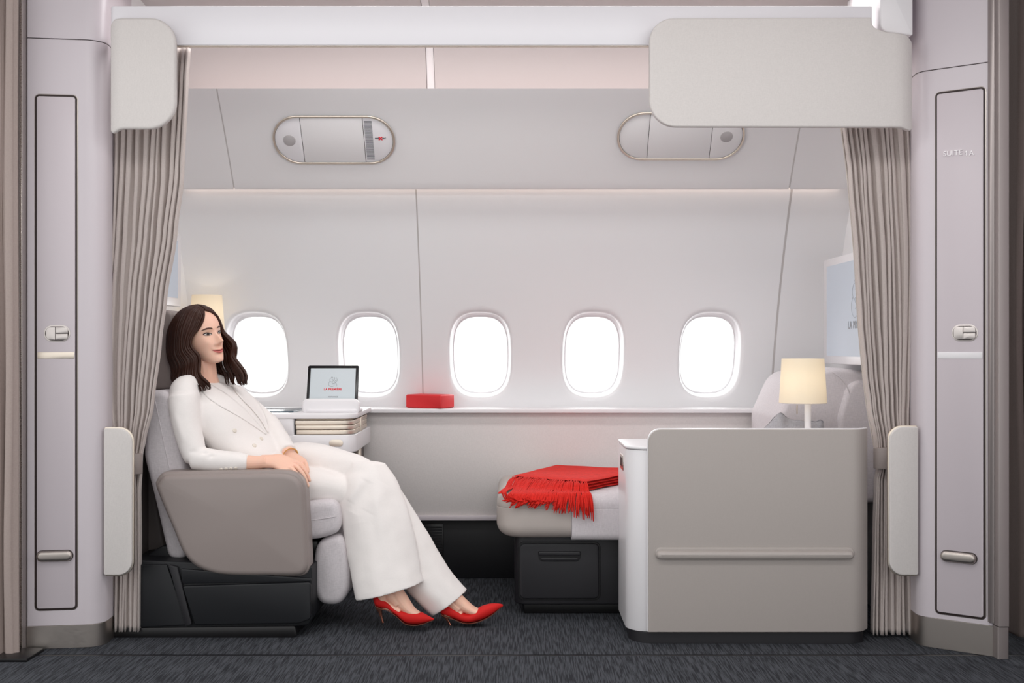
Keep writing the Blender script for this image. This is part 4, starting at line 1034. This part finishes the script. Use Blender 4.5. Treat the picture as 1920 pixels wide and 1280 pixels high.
def prof(z):
    for a, b in zip(TAB[:-1], TAB[1:]):
        if z <= b[0]:
            i = TAB.index(a); t = i+(z-a[0])/(b[0]-a[0]); r = cat([x[1:] for x in TAB], t); return max(r[0], 1e-4), r[1], max(r[2], 1e-4)
    return TAB[-1][1:]
def G(x, z, cx, cz, sx, sz): return math.exp(-((x-cx)/sx)**2-((z-cz)/sz)**2)
def feat(x, z):
    ax = abs(x); h = 0
    h += .0215*G(x, z, 0, -.0375, .0105, .0100)+.006*G(x, z, 0, -.0385, .006, .006)
    h += .0175*G(x, z, 0, -.024, .0072, .0165)+.006*G(x, z, 0, -.006, .0075, .018)
    h += .0075*G(ax, z, .0118, -.0435, .0062, .0058)
    h -= .0095*G(ax, z, .030, .000, .0135, .0085); h += .004*G(ax, z, .030, .000, .010, .0055)
    h += .0035*G(ax, z, .027, .019, .018, .006); h += .004*G(x, z, 0, .03, .02, .02)
    smile = -.064+ .0  # mouth corner lift
    zz = z-11*ax*ax*(1 if ax < .03 else 0)
    h += .0045*G(x, zz, 0, -.0660, .019, .0042)+.0055*G(x, zz, 0, -.0765, .016, .0048)-.0022*G(x, zz, 0, -.0712, .023, .0016)
    h -= .003*G(x, z, 0, -.0855, .018, .005); h += .005*G(x, z, 0, -.104, .016, .011)
    h += .0050*G(ax, z, .040, -.034, .017, .016); h -= .0022*G(ax, z, .030, -.066, .005, .008)
    return h
def hp(ph, z, grow=0.0, ft=True):
    W_, c, L_ = prof(z); W_ += grow; L_ += grow
    x = W_*math.cos(ph); y = c+L_*math.sin(ph)
    e = 2.25; cs, sn = math.cos(ph), math.sin(ph); r = (abs(cs)**e+abs(sn)**e)**(-1/e); x *= r; y = c+(y-c)*r
    if sn > 0 and ft: y += feat(x, z)*min(1, sn*2.2)
    return V3((x, y, z))
def face_y(x, z):
    W_, c, L_ = prof(z); q = min(abs(x)/W_, .985); e = 2.25
    return c+L_*(1-q**e)**(1/e)+feat(x, z)
bmh = bmesh.new(); rows = []; NR, NC = 150, 210
for i in range(NR+1):
    z = -.1165+(.2305)*(.5-.5*math.cos(PI*i/NR))*.35+(.2305)*(i/NR)*.65
    rows.append([bmh.verts.new(H(hp(-PI/2+2*PI*j/NC, z))) for j in range(NC)])
for i in range(NR):
    for j in range(NC): bmh.faces.new((rows[i][j], rows[i][(j+1) % NC], rows[i+1][(j+1) % NC], rows[i+1][j]))
bmh.faces.new(rows[0]); bmh.faces.new(rows[-1])
# ---- body (neck, torso, arms with hands, legs with feet)
bb = bmesh.new()
NB = Q(392, 722, 4.66)
add_tube(bb, [H((0, -.015, -.02)), H((0, -.012, -.07)), H((0, -.012, -.115)), Q(386, 712, 4.65), Q(396, 745, 4.675)], [.05, .049, .047, .050, .06], [.052, .050, .047, .046, .045], ref=lat)
SHN, SHF = Q(345, 750, 4.475), Q(434, 742, 4.785)
sd = (SHF-SHN).normalized()
add_tube(bb, [Q(396, 752, 4.665), Q(412, 782, 4.655), Q(450, 830, 4.65), Q(505, 882, 4.65)], [.10, .13, .12, .14], [.045, .075, .075, .085], ref=sd)
ELN, WRN = Q(366, 862, 4.425), Q(474, 867, 4.425)
add_tube(bb, [SHN, (SHN+ELN)/2, ELN], [.045, .04, .036]); add_tube(bb, [ELN, (ELN+WRN)/2, WRN, Q(500, 865, 4.425)], [.036, .034, .028, .027], [.036, .034, .027, .023], ref=(0, 1, 0))
ELF, WRF = Q(505, 800, 4.785), Q(543, 852, 4.60)
add_tube(bb, [SHF, (SHF+ELF)/2, ELF], [.043, .038, .034]); add_tube(bb, [ELF, (ELF+WRF)/2, WRF], [.034, .031, .026])
# near hand
def hand_near(b):
    add_tube(b, [Q(490, 865, 4.425), Q(508, 864.5, 4.425), Q(522, 865, 4.425), Q(538, 871, 4.425), Q(548, 876, 4.425)], [.027, .029, .036, .039, .034], [.021, .019, .0165, .0125, .009], ref=(.12, .74, .66), nc=22, ex=2.3)
    F_ = [((539, 884, 4.394), (546, 891, 4.386), (552, 897.5, 4.384), (556.5, 903.5, 4.385), .0080),
          ((546, 878, 4.412), (556, 888, 4.402), (564, 898.5, 4.398), (571.5, 910.5, 4.398), .0086),
          ((552, 872, 4.430), (563, 882, 4.423), (571, 894.5, 4.420), (578, 912, 4.420), .0088),
          ((556, 866, 4.448), (567, 877, 4.445), (575, 888, 4.444), (581, 902, 4.444), .0084)]
    for a, p, q, t, r in F_:
        a0 = Q(*a)+V3((-.03, 0, .0)); add_tube(b, [a0, Q(*a), Q(*p), Q(*q), Q(*t)], [r, r*1.08, r*1.0, r*.92, r*.72], sub=5, nc=12)
    add_tube(b, [Q(512, 871, 4.452), Q(527, 873, 4.468), Q(541, 877, 4.474), Q(553, 882, 4.472)], [.013, .0125, .0105, .008], sub=5, nc=12)
hand_near(bb)
def hand_far(b):
    add_tube(b, [Q(539, 846, 4.62), Q(546, 858, 4.585), Q(554, 867, 4.55), Q(562, 873, 4.525)], [.025, .030, .038, .036], [.020, .018, .015, .011], ref=(.5, .5, .5), nc=20)
    for k in range(4):
        o_ = (k-1.5)*.019; l = (1, 1.1, 1.05, .82)[k]
        A_ = Q(560, 872, 4.53)+V3((.5, .5, .4)).normalized()*o_
        D_ = V3((.014, -.026, -.012))*l
        add_tube(b, [A_-D_*.6, A_, A_+D_*.9, A_+D_*1.6+V3((0, 0, -.008)), A_+D_*2.0+V3((0, 0, -.02))], [.009, .0092, .0088, .008, .0065], sub=4, nc=10)
    add_tube(b, [Q(545, 858, 4.585), Q(536, 866, 4.56), Q(538, 876, 4.54)], [.012, .011, .008], nc=10)
hand_far(bb)
add_tube(bb, [Q(722, 1106, 4.47), Q(733, 1116, 4.47), Q(748, 1130, 4.47)], [.026, .028, .028])
add_tube(bb, [Q(838, 1118, 4.545), Q(850, 1130, 4.545), Q(862, 1140, 4.545)], [.026, .028, .028])
# legs
HPN, KN, AN = Q(512, 905, 4.565), Q(655, 928, 4.60), Q(842, 1112, 4.555)
HPF, KF, AF = Q(528, 872, 4.75), Q(683, 892, 4.62), Q(742, 1098, 4.475)
add_tube(bb, [HPN, (HPN+KN)/2, KN], [.075, .066, .05]); add_tube(bb, [KN, KN.lerp(AN, .35), KN.lerp(AN, .7), AN], [.048, .046, .034, .027])
add_tube(bb, [HPF, (HPF+KF)/2, KF], [.075, .066, .05]); add_tube(bb, [KF, KF.lerp(AF, .35), KF.lerp(AF, .7), AF], [.048, .046, .034, .027])
# feet
add_tube(bb, [Q(738, 1085, 4.47), Q(742, 1108, 4.47), Q(754, 1128, 4.47), Q(772, 1146, 4.47), Q(790, 1155, 4.47), Q(800, 1159, 4.47)], [.026, .027, .029, .032, .028, .018], [.028, .030, .030, .019, .011, .006], ref=(0, 1, 0))
add_tube(bb, [Q(728, 1100, 4.47), Q(716, 1122, 4.47), Q(722, 1132, 4.47), Q(750, 1145, 4.47)], [.026, .027, .026, .027], [.024, .024, .020, .016], ref=(0, 1, 0))
add_tube(bb, [Q(838, 1098, 4.575), Q(850, 1116, 4.545), Q(866, 1132, 4.545), Q(888, 1145, 4.545), Q(908, 1146, 4.545), Q(922, 1141, 4.545)], [.026, .027, .030, .033, .028, .018], [.028, .028, .026, .017, .010, .006], ref=(0, 1, 0))
add_tube(bb, [Q(834, 1116, 4.565), Q(834, 1138, 4.545), Q(842, 1148, 4.545), Q(866, 1150, 4.545)], [.026, .027, .026, .027], [.024, .022, .018, .016], ref=(0, 1, 0))
body = remesh(bb, .0023, 2, .4)
bmh.normal_update(); bmesh.ops.recalc_face_normals(bmh, faces=bmh.faces)
bmh.from_mesh(body)
me = bpy.data.meshes.new('body'); bmh.to_mesh(me); bmh.free(); me.polygons.foreach_set('use_smooth', [True]*len(me.polygons))
link_mesh('body', me, M['skin'], pr_)
# ---- face patches
def patch(name, fn, nu, nv, off, m, parent=pr_):
    """fn(u,v)->(x,z) on the face, u,v 0..1"""
    b = bmesh.new(); g_ = []
    for i in range(nu+1):
        r = []
        for j in range(nv+1):
            x, z = fn(i/nu, j/nv); r.append(b.verts.new(H((x, face_y(x, z)+off, z))))
        g_.append(r)
    for i in range(nu):
        for j in range(nv): b.faces.new((g_[i][j], g_[i+1][j], g_[i+1][j+1], g_[i][j+1]))
    o = finish(b, name, m, parent, angle=80); s = o.modifiers.new('s', 'SOLIDIFY'); s.thickness = .0006; return o
for s in (-1, 1):
    cx_ = .030
    def almond(u, v, k=1.0, up=1.0):
        q = -1+2*u; half = (1-abs(q)**2.2); hi = .0044*half*k; lo = -.0036*half*k
        return s*(cx_+q*.0138*k), -.0005+.0018*q+lo+(hi-lo)*v
    patch('eye', lambda u, v: almond(u, v), 14, 6, .0010, M['eyewhite'])
    def iris(u, v):
        a = 2*PI*u; r = .0054*v; z = -.0001+r*math.sin(a)*.75; return s*cx_+.0022+r*math.cos(a), z
    patch('iris', iris, 20, 3, .0016, M['iris'])
    patch('eyelash', lambda u, v: (s*(cx_+(-1+2*u)*.0152), -.0005+.0024*(-1+2*u)+.0052*(1-abs(-1+2*u)**2.2)+.0030*(v-.3)*(1+.5*u)), 16, 2, .0022, M['lash'])
    patch('eyelash', lambda u, v: (s*(cx_+(-1+2*u)*.0140), -.0005+.0018*(-1+2*u)-.0042*(1-abs(-1+2*u)**2.2)-.0009*v), 16, 1, .0016, M['lash'])
    patch('eyebrow', lambda u, v: (s*(.012+.038*u), .0165+.0065*math.sin(PI*min(1, u*.62+.12))-.004*u*u+.0066*(v-.5)*(max(0, math.sin(PI*min(1, .12+u*.88)))**.6)), 18, 3, .0010, M['brow'])
def mouth(u, v, up):
    q = -1+2*u; ax = abs(q); c = -.0715+.0085*ax*ax
    t = (1-ax**2.0)
    e = (.0066*t*(1-.22*math.exp(-(q/.18)**2))) if up else -(.0082*t**.8)
    return q*.0280, c-.001+e*v
patch('lips', lambda u, v: mouth(u, v, True), 24, 5, .0012, M['lip'])
patch('lips', lambda u, v: mouth(u, v, False), 24, 5, .0012, M['lip'])
patch('mouth_line', lambda u, v: ((-1+2*u)*.0290, -.0725+.0087*(abs(-1+2*u)**2)+.0009*(v-.5)), 24, 1, .0020, M['lash'])
# ---- hair
hb = bmesh.new(); NRr, NCc = 60, 90
hrows = []
for i in range(NRr+1):
    z = -.075+(.124+.075)*i/NRr; hrows.append([])
    for j in range(NCc):
        ph = -PI/2+2*PI*j/NCc; zz = z if z < .08 else .08+(z-.08)*.78
        p = hp(ph, min(zz, .1144), .006, False); p.z += .008*max(0, min(1, (z-.02)/.09)); hrows[-1].append(p)
def keep(p):
    hl = .030 if p.z < .03 else .030+(p.z-.03)*.42
    if p.z < 0: hl = .030-.5*(-p.z)*.4
    return p.y < hl
vv = {}
def hv(i, j):
    if (i, j) not in vv: vv[(i, j)] = hb.verts.new(H(hrows[i][j]))
    return vv[(i, j)]
for i in range(NRr):
    for j in range(NCc):
        q = [(i, j), (i, (j+1) % NCc), (i+1, (j+1) % NCc), (i+1, j)]
        if all(keep(hrows[a][b]) for a, b in q): hb.faces.new([hv(*k) for k in q])
rnd = random.Random(5)
NEAR = [  # guides front -> back, local (x, y, z); x negative = near side
    [(-.004, .060, .100), (-.019, .074, .078), (-.050, .072, .035), (-.078, .046, .000), (-.086, .042, -.035), (-.080, .062, -.075), (-.080, .062, -.110), (-.086, .064, -.150), (-.090, .088, -.185), (-.090, .098, -.212)],
    [(-.004, .046, .112), (-.046, .046, .096), (-.080, .036, .045), (-.095, .020, .000), (-.101, .018, -.045), (-.098, .038, -.085), (-.100, .030, -.125), (-.106, .034, -.160), (-.108, .052, -.190), (-.106, .066, -.215)],
    [(-.004, .020, .124), (-.050, .014, .108), (-.086, .002, .055), (-.100, -.012, .000), (-.107, -.018, -.050), (-.106, -.004, -.095), (-.112, -.014, -.135), (-.116, .000, -.165), (-.116, .012, -.188), (-.112, .022, -.205)],
    [(-.004, -.020, .125), (-.048, -.030, .108), (-.082, -.042, .055), (-.094, -.055, .000), (-.100, -.064, -.050), (-.100, -.058, -.100), (-.104, -.070, -.140), (-.102, -.052, -.170), (-.104, -.044, -.195), (-.098, -.040, -.212)],
    [(-.003, -.060, .112), (-.036, -.078, .090), (-.056, -.095, .045), (-.062, -.106, .000), (-.066, -.110, -.050), (-.068, -.104, -.100), (-.072, -.106, -.140), (-.072, -.092, -.165), (-.074, -.084, -.185), (-.070, -.080, -.198)],
    [(-.002, -.075, .100), (-.014, -.100, .070), (-.018, -.114, .030), (-.020, -.118, -.01), (-.022, -.118, -.055), (-.024, -.110, -.1), (-.026, -.108, -.135), (-.03, -.098, -.160), (-.03, -.092, -.178), (-.03, -.09, -.190)]]
for k_, (sx__, sy__) in {2: (1.03, 1.0), 3: (1.02, 1.10), 4: (1.05, 1.11), 5: (1.0, 1.11)}.items():
    NEAR[k_] = [(x if i < 2 else x*sx__, y if i < 2 or y > 0 else y*sy__, z) for i, (x, y, z) in enumerate(NEAR[k_])]
FAR = []
FAR0 = [(.004, .060, .100), (.036, .066, .078), (.064, .058, .035), (.080, .052, .0), (.090, .074, -.035), (.094, .088, -.062), (.090, .070, -.10), (.094, .086, -.145), (.088, .116, -.185), (.082, .124, -.212)]
for k, gd in enumerate(NEAR):
    f = [(-x, y, z) for x, y, z in gd]
    if k < 3:
        w_ = (1, .7, .35)[k]
        gd0 = [(.088*1.0, .024, -.035)]
        f = [(x+(.004 if i > 3 else 0), y+w_*(0, 0, .004, .012, .036, .046, .036, .030, .026, .030)[i], z-(0 if i < 7 else .012)) for i, (x, y, z) in enumerate(f)]
    FAR.append(FAR0 if k == 0 else f)
def guide(Gd, t, i):
    return V3(cat([g_[i] for g_ in Gd], t*(len(Gd)-1)))
def pushout(p, gr):
    if p.z < -.118: return p
    z = min(p.z, .1144); W_, c, L_ = prof(z); W_ = max(W_, .02); L_ = max(L_, .02)
    dx, dy = p.x, p.y-c; q = ((abs(dx)/W_)**2.25+(abs(dy)/L_)**2.25)**(1/2.25)
    if q < 1e-3: return p
    rr_ = math.hypot(dx, dy); need = rr_/q+gr
    if rr_ < need and p.z < .112: f = need/rr_; return V3((dx*f, c+dy*f, p.z))
    return p
def lock(Gd, t, inn, wv, phs, gr, jit, rad, nc):
    ctl = [tuple(guide(Gd, t, i)) for i in range(10)]; pts = []; m_ = 27
    for j in range(m_+1):
        i = 9*j/m_; p = V3(cat(ctl, i)); dirn = V3((p.x, p.y+.01, 0))
        if dirn.length > 1e-4: dirn.normalize()
        f = max(0, (i-3)/6); p = p+dirn*(inn*(.3+f)*min(1, i/3)+.0065*f*wv*math.sin(i*1.9+phs))
        p += V3((-dirn.y, dirn.x, 0))*(.008*f*wv*math.cos(i*1.9+phs)+jit*f)
        pts.append(H(pushout(p, gr)))
    rads = [rad(j/m_) for j in range(m_+1)]
    add_tube(hb, pts, rads, [q*.7 for q in rads], sub=1, nc=nc)
for Gd, n in ((NEAR, 96), (FAR, 72)):
    for k in range(n):
        t = ((k+.5)/n)**1.15; r = rnd.uniform(.0052, .0085)
        lock(Gd, min(1, max(0, t+rnd.uniform(-.010, .012))), rnd.choice((0, 0, -.006, -.010)), rnd.uniform(.7, 1.3), rnd.uniform(-.45, .45)+t*2, .004, rnd.uniform(-.002, .002),
             lambda u, r=r: r*(.55+.45*min(1, u*5))*(1 if u < .72 else max(.08, 1-((u-.72)/.28)**1.7)), 8)
for k in range(170):
    Gd = NEAR if rnd.random() < .6 else FAR; t = rnd.random()**1.1
    lock(Gd, t, rnd.uniform(.002, .006), 1.1, rnd.uniform(-.6, .6)+t*2, .010, rnd.uniform(-.003, .003), lambda u: .0014*(1-.8*u*u), 5)
hair = finish(hb, 'hair', M['hair'], pr_, angle=80)

# ---- jacket
jb = bmesh.new()
DOWN = (Q(505, 880, 4.65)-Q(400, 740, 4.65)).normalized()
add_tube(jb, [Q(389, 727, 4.66), Q(397, 746, 4.652), Q(410, 770, 4.648), Q(432, 802, 4.645), Q(462, 838, 4.645), Q(500, 872, 4.65), Q(530, 890, 4.65)],
         [.105, .158, .172, .165, .150, .168, .150], [.050, .074, .104, .104, .096, .100, .075], ref=sd, nc=32, sub=5, ex=2.2)
# collar / shoulders
add_tube(jb, [SHN+V3((.0, .01, .004)), Q(346, 730, 4.505), Q(360, 722, 4.545), Q(370, 716, 4.635), Q(402, 718, 4.725), SHF+V3((-.01, -.01, .0))], [.060, .057, .046, .030, .042, .056], [.060, .054, .040, .026, .038, .052], nc=20)
add_tube(jb, [SHN+V3((-.004, .004, .012)), SHN.lerp(ELN, .25)+V3((-.006, 0, 0)), SHN.lerp(ELN, .55)+V3((-.006, 0, 0)), SHN.lerp(ELN, .85), ELN+V3((.004, 0, .006))], [.062, .060, .053, .049, .046], [.060, .058, .052, .048, .044], nc=24)
add_tube(jb, [ELN+V3((-.012, 0, .006)), ELN+V3((.03, 0, .003)), Q(410, 864, 4.425), Q(440, 865, 4.425), Q(466, 866.5, 4.425)], [.044, .046, .045, .041, .036], [.044, .045, .043, .038, .032], ref=(0, 1, 0), nc=24, endround=False)
add_tube(jb, [SHF, SHF.lerp(ELF, .3), SHF.lerp(ELF, .7), ELF, ELF.lerp(WRF, .3), ELF.lerp(WRF, .65), ELF.lerp(WRF, .93)], [.056, .054, .050, .048, .045, .041, .037], nc=24, endround=False)
# bust
add_tube(jb, [Q(424, 768, 4.585), Q(440, 770, 4.575)], [.05, .03], nc=20); add_tube(jb, [Q(450, 765, 4.715), Q(462, 764, 4.71)], [.052, .034], nc=20)
jm = remesh(jb, .0052, 14, .5)
def wrinkle(me, fns, amt_noise, sc):
    me.update(); ns = [v.normal.copy() for v in me.vertices]
    for v, nrm_ in zip(me.vertices, ns):
        p = v.co; dd = amt_noise*noise.noise(p*sc)+amt_noise*.5*noise.noise(p*sc*2.3)
        for A_, B_, w_, a_, fq in fns:     # ridges along segment A-B
            ab = B_-A_; t = max(0, min(1, (p-A_).dot(ab)/ab.length_squared)); c = A_+ab*t; dist = (p-c).length
            if dist < w_*4: dd += a_*1.25*math.exp(-(dist/w_)**2)*math.sin(PI*t)**.6
        v.co = p+nrm_*dd
jf = []
def seg(a, b, w_, am): jf.append((Q(*a), Q(*b), w_, am, 0))
for a, b, w_, am in [((372, 858, 4.40), (398, 838, 4.38), .007, -.005), ((385, 862, 4.39), (412, 846, 4.38), .007, -.004), ((352, 848, 4.38), (385, 842, 4.38), .008, -.004), ((362, 838, 4.38), (392, 826, 4.40), .008, .004),
                     ((448, 812, 4.54), (402, 842, 4.53), .010, -.005), ((470, 828, 4.55), (415, 856, 4.53), .010, .005), ((478, 842, 4.55), (430, 862, 4.53), .009, -.004), ((395, 812, 4.55), (440, 806, 4.53), .010, .004), ((392, 760, 4.50), (404, 820, 4.52), .010, -.006),
                     ((498, 800, 4.79), (520, 815, 4.79), .008, -.005), ((510, 812, 4.78), (540, 818, 4.78), .008, -.004), ((505, 826, 4.75), (535, 832, 4.75), .007, -.003), ((330, 770, 4.42), (345, 830, 4.39), .012, .003), ((440, 850, 4.40), (462, 858, 4.39), .006, -.002)]: seg(a, b, w_, am)
wrinkle(jm, jf, .0022, 14)
bvj = BVHTree.FromPolygons([v.co.copy() for v in jm.vertices], [tuple(p.vertices) for p in jm.polygons])
jk = link_mesh('jacket', jm, M['suit'], pr_)
CAMP = V3((0, 0, EYE))
def hit(bv, px, py):
    dr_ = (Q(px, py, 1.0)-CAMP).normalized(); r = bv.ray_cast(CAMP, dr_)
    return (r[0], r[1]) if r[0] is not None else (None, None)
def draped(name, quad, nu, nv, off, m, parent, bv, thick=.002, dflt=4.6):
    """cloth piece lying on the garment; quad fn(u,v)->px,py"""
    b = bmesh.new(); g_ = []; ld = dflt
    for i in range(nu+1):
        r = []
        for j in range(nv+1):
            px, py = quad(i/nu, j/nv); p, n = hit(bv, px, py)
            if p is None: p = Q(px, py, ld); n = V3((0, -1, 0))
            else: ld = p.y
            r.append(p+(V3((0, -1, .2))*.5+n*.5)*off)
        g_.append(r)
    for _ in range(3):
        for i in range(1, nu):
            for j in range(1, nv): g_[i][j] = g_[i][j]*.4+(g_[i-1][j]+g_[i+1][j]+g_[i][j-1]+g_[i][j+1])*.15
    vs = [[b.verts.new(p) for p in r] for r in g_]
    for i in range(nu):
        for j in range(nv): b.faces.new((vs[i][j], vs[i+1][j], vs[i+1][j+1], vs[i][j+1]))
    o = finish(b, name, m, parent, angle=70); s = o.modifiers.new('s', 'SOLIDIFY'); s.thickness = thick; s.offset = -1
    return o
def ribbon(L1, L2):
    def f(u, v):
        a = cat(L1, u*(len(L1)-1)); b_ = cat(L2, u*(len(L2)-1)); return a[0]+(b_[0]-a[0])*v, a[1]+(b_[1]-a[1])*v
    return f
draped('lapel', ribbon([(376, 704), (398, 722), (424, 738), (455, 763), (480, 790), (500, 814)], [(368, 716), (378, 732), (392, 747), (414, 762), (455, 785), (499, 815)]), 26, 8, .0035, M['suit'], jk, bvj)
draped('lapel', ribbon([(434, 724), (442, 736), (454, 750), (470, 766), (488, 788), (502, 812)], [(447, 722), (463, 736), (480, 750), (488, 762), (498, 782), (504, 812)]), 24, 6, .003, M['suit'], jk, bvj, dflt=4.7)
def disc(name, px, py, r, m, parent, bv, th=.003):
    p, n = hit(bv, px, py)
    if p is None: return
    q = n.to_track_quat('Z', 'Y').to_matrix().to_4x4(); b = bmesh.new()
    bmesh.ops.create_cone(b, cap_ends=True, segments=20, radius1=r, radius2=r*.9, depth=th, matrix=Matrix.Translation(p+n*th*.4) @ q)
    o = finish(b, name, m, parent, .0006, 2); return o
for px, py in ((440, 807), (490, 822), (477, 835)): disc('button', px, py, .0088, M['horn'], jk, bvj)
for px in (415, 424, 433, 442): disc('cuff_button', px, 879-(px-415)*.06, .0062, M['horn'], jk, bvj)
wd_ = (WRF-ELF).normalized(); wa_ = wd_.orthogonal().normalized(); wb_ = wd_.cross(wa_)
tube('watch', [WRF+wd_*.006+(wa_*math.cos(a)+wb_*math.sin(a))*.030 for a in [2*PI*i/28 for i in range(29)]], .0045, M['gold'], pr_, rb=.002, sub=1, nc=8)
# blouse in the V of the jacket

# ---- trousers
tb_ = bmesh.new()
add_tube(tb_, [Q(478, 868, 4.655), Q(505, 884, 4.655), Q(540, 896, 4.655)], [.14, .165, .15], [.09, .108, .09], ref=(0, 1, 0), nc=28, ex=2.3)
add_tube(tb_, [HPN, Q(560, 908, 4.57), Q(610, 914, 4.585), KN+V3((.01, 0, .012))], [.092, .090, .082, .070], [.088, .078, .070, .062], ref=(0, 1, 0), nc=28)
add_tube(tb_, [HPF, Q(575, 862, 4.72), Q(630, 873, 4.67), Q(680, 890, 4.625), Q(700, 908, 4.60)], [.09, .088, .080, .070, .056], [.085, .072, .070, .064, .05], ref=(0, 1, 0), nc=28)
def flare(secs, nc=48, sub=6, cup=True):
    """secs: (px_left,py_left,px_right,py_right,depth,halfdepth); tube of sections between edge points, with hollow hem"""
    k = len(secs); P = []
    for a, b_, c, e, d, hd in secs: A_ = Q(a, b_, d); B_ = Q(c, e, d); P.append(tuple((A_+B_)/2)+tuple((B_-A_)/2)+(hd,))
    n = (k-1)*sub; rws = []
    def mk(s, shrink=0, shift=None):
        C_ = V3(s[:3]); U_ = V3(s[3:6]); hd = s[6]; out = []
        L_ = U_.length
        for j in range(nc):
            a = 2*PI*j/nc; cs, sn = math.cos(a), math.sin(a); e_ = 2.0
            fold = 1+.035*math.sin(a*3+1)+.02*math.sin(a*7+C_.z*6)
            out.append(tb_.verts.new(C_+(shift or V3((0, 0, 0)))+U_*cs*(1-shrink/max(L_, .01))*fold+V3((0, 1, 0))*(hd-shrink)*sn*fold))
        return out
    for i in range(n+1): rws.append(mk(cat(P, (k-1)*i/n)))
    last = cat(P, k-1); prv = cat(P, k-1.35); up = (V3(prv[:3])-V3(last[:3])).normalized()
    rws.append(mk(last, .012)); rws.append(mk(last, .015, up*.03))
    for i in range(len(rws)-1):
        for j in range(nc): tb_.faces.new((rws[i][j], rws[i][(j+1) % nc], rws[i+1][(j+1) % nc], rws[i+1][j]))
    for rw in (rws[0], rws[-1]): tb_.faces.new(rw)
# crossed (far hip) leg, falling on the near side
flare([(652, 862, 722, 868, 4.62, .05), (640, 890, 742, 898, 4.60, .072), (632, 930, 757, 935, 4.575, .078), (639, 975, 768, 972, 4.55, .080), (648, 1035, 779, 1028, 4.52, .082), (656, 1085, 786, 1068, 4.495, .084), (664, 1124, 791, 1091, 4.48, .085)])
# supporting leg, going forward to the right foot
flare([(640, 905, 690, 880, 4.62, .05), (660, 960, 735, 900, 4.62, .065), (690, 1020, 778, 962, 4.605, .07), (725, 1068, 815, 1025, 4.59, .072), (760, 1108, 848, 1077, 4.575, .074), (808, 1154, 874, 1107, 4.565, .072)])
tm = remesh(tb_, .0038, 10, .5)
tf = []
def segt(a, b, w_, am):
    tf.append((Q(a[0], a[1], a[2]-(.05 if a[1] > 980 else .02)), Q(b[0], b[1], b[2]-(.05 if b[1] > 980 else .02)), w_*2.2, am*.8, 0))
for a, b, w_, am in [((700, 905, 4.53), (730, 1085, 4.45), .009, .006), ((690, 900, 4.54), (660, 960, 4.51), .012, -.006), ((720, 905, 4.54), (690, 960, 4.51), .014, .005), ((655, 940, 4.52), (680, 900, 4.53), .009, .006),
                     ((560, 872, 4.63), (620, 850, 4.62), .010, -.004), ((600, 882, 4.60), (655, 862, 4.58), .012, -.006), ((640, 886, 4.58), (690, 880, 4.56), .010, -.005), ((740, 940, 4.52), (765, 1070, 4.46), .012, -.004), ((675, 980, 4.49), (690, 1110, 4.45), .014, -.004),
                     ((590, 930, 4.50), (625, 936, 4.51), .006, -.003), ((585, 918, 4.50), (625, 905, 4.51), .008, .003)]: segt(a, b, w_, am)
wrinkle(tm, tf, .0022, 11)
link_mesh('trousers', tm, M['suit'], pr_)

# ---- shoes
def shoe(secs, d, heel_top, heel_tip, ang):
    b = bmesh.new(); P = []
    for px, yt, yb, hw in secs: P.append((px, yt, yb, hw))
    n = (len(P)-1)*5; nc = 24; rws = []
    for i in range(n+1):
        px, yt, yb, hw = cat(P, (len(P)-1)*i/n); c = Q(px, (yt+yb)/2, d); hh = abs(yb-yt)/2*d/F; hw = max(hw, .001); r = []
        for j in range(nc):
            a = 2*PI*j/nc; cs, sn = math.cos(a), math.sin(a)
            r.append(b.verts.new(c+V3((0, hw*math.copysign(abs(cs)**.8, cs), hh*math.copysign(abs(sn)**.8, sn)))))
        rws.append(r)
    for i in range(n):
        for j in range(nc): b.faces.new((rws[i][j], rws[i][(j+1) % nc], rws[i+1][(j+1) % nc], rws[i+1][j]))
    b.faces.new(rws[0]); b.faces.new(rws[-1])
    o = finish(b, 'shoe', M['suede'], pr_, angle=60)
    sl = [(px, yb+.8, max(hw-.003, .001)) for px, yt, yb, hw in secs[1:]]
    add = bmesh.new(); rws = []
    for i in range((len(sl)-1)*4+1):
        px, y, hw = cat(sl, i/4); c = Q(px, y, d); rws.append([add.verts.new(c+V3((0, sgn*hw, dz))) for sgn, dz in ((-1, 0), (1, 0), (1, .0025), (-1, .0025))])
    for i in range(len(rws)-1):
        for j in range(4): add.faces.new((rws[i][j], rws[i][(j+1) % 4], rws[i+1][(j+1) % 4], rws[i+1][j]))
    finish(add, 'sole', M['rosegold'], o)
    A_, B_ = Q(*heel_top, d), Q(*heel_tip, d)
    tube('heel', [A_+V3((0, 0, .008)), A_, A_.lerp(B_, .25), A_.lerp(B_, .6), B_], [.017, .013, .0075, .0045, .004], M['rosegold'], o, nc=12, er=False)
shoe([(699.5, 1116, 1122, .006), (704, 1115, 1133, .024), (714, 1117, 1138, .029), (728, 1127, 1141, .029), (744, 1139, 1152, .030), (760, 1143.5, 1165, .036), (776, 1143.5, 1168, .039), (792, 1149, 1167, .031), (804, 1155, 1164, .016), (813, 1159, 1162, .003)], 4.47, (711, 1140), (718, 1167), 0)
shoe([(822, 1139, 1144, .006), (827, 1133, 1149, .024), (838, 1131, 1154, .029), (852, 1139, 1158, .030), (868, 1147, 1164, .034), (884, 1147, 1164.5, .039), (902, 1137, 1160, .037), (920, 1131.5, 1152, .026), (934, 1131, 1142, .013), (943, 1133, 1136, .003)], 4.545, (834, 1153), (845, 1172), 0)
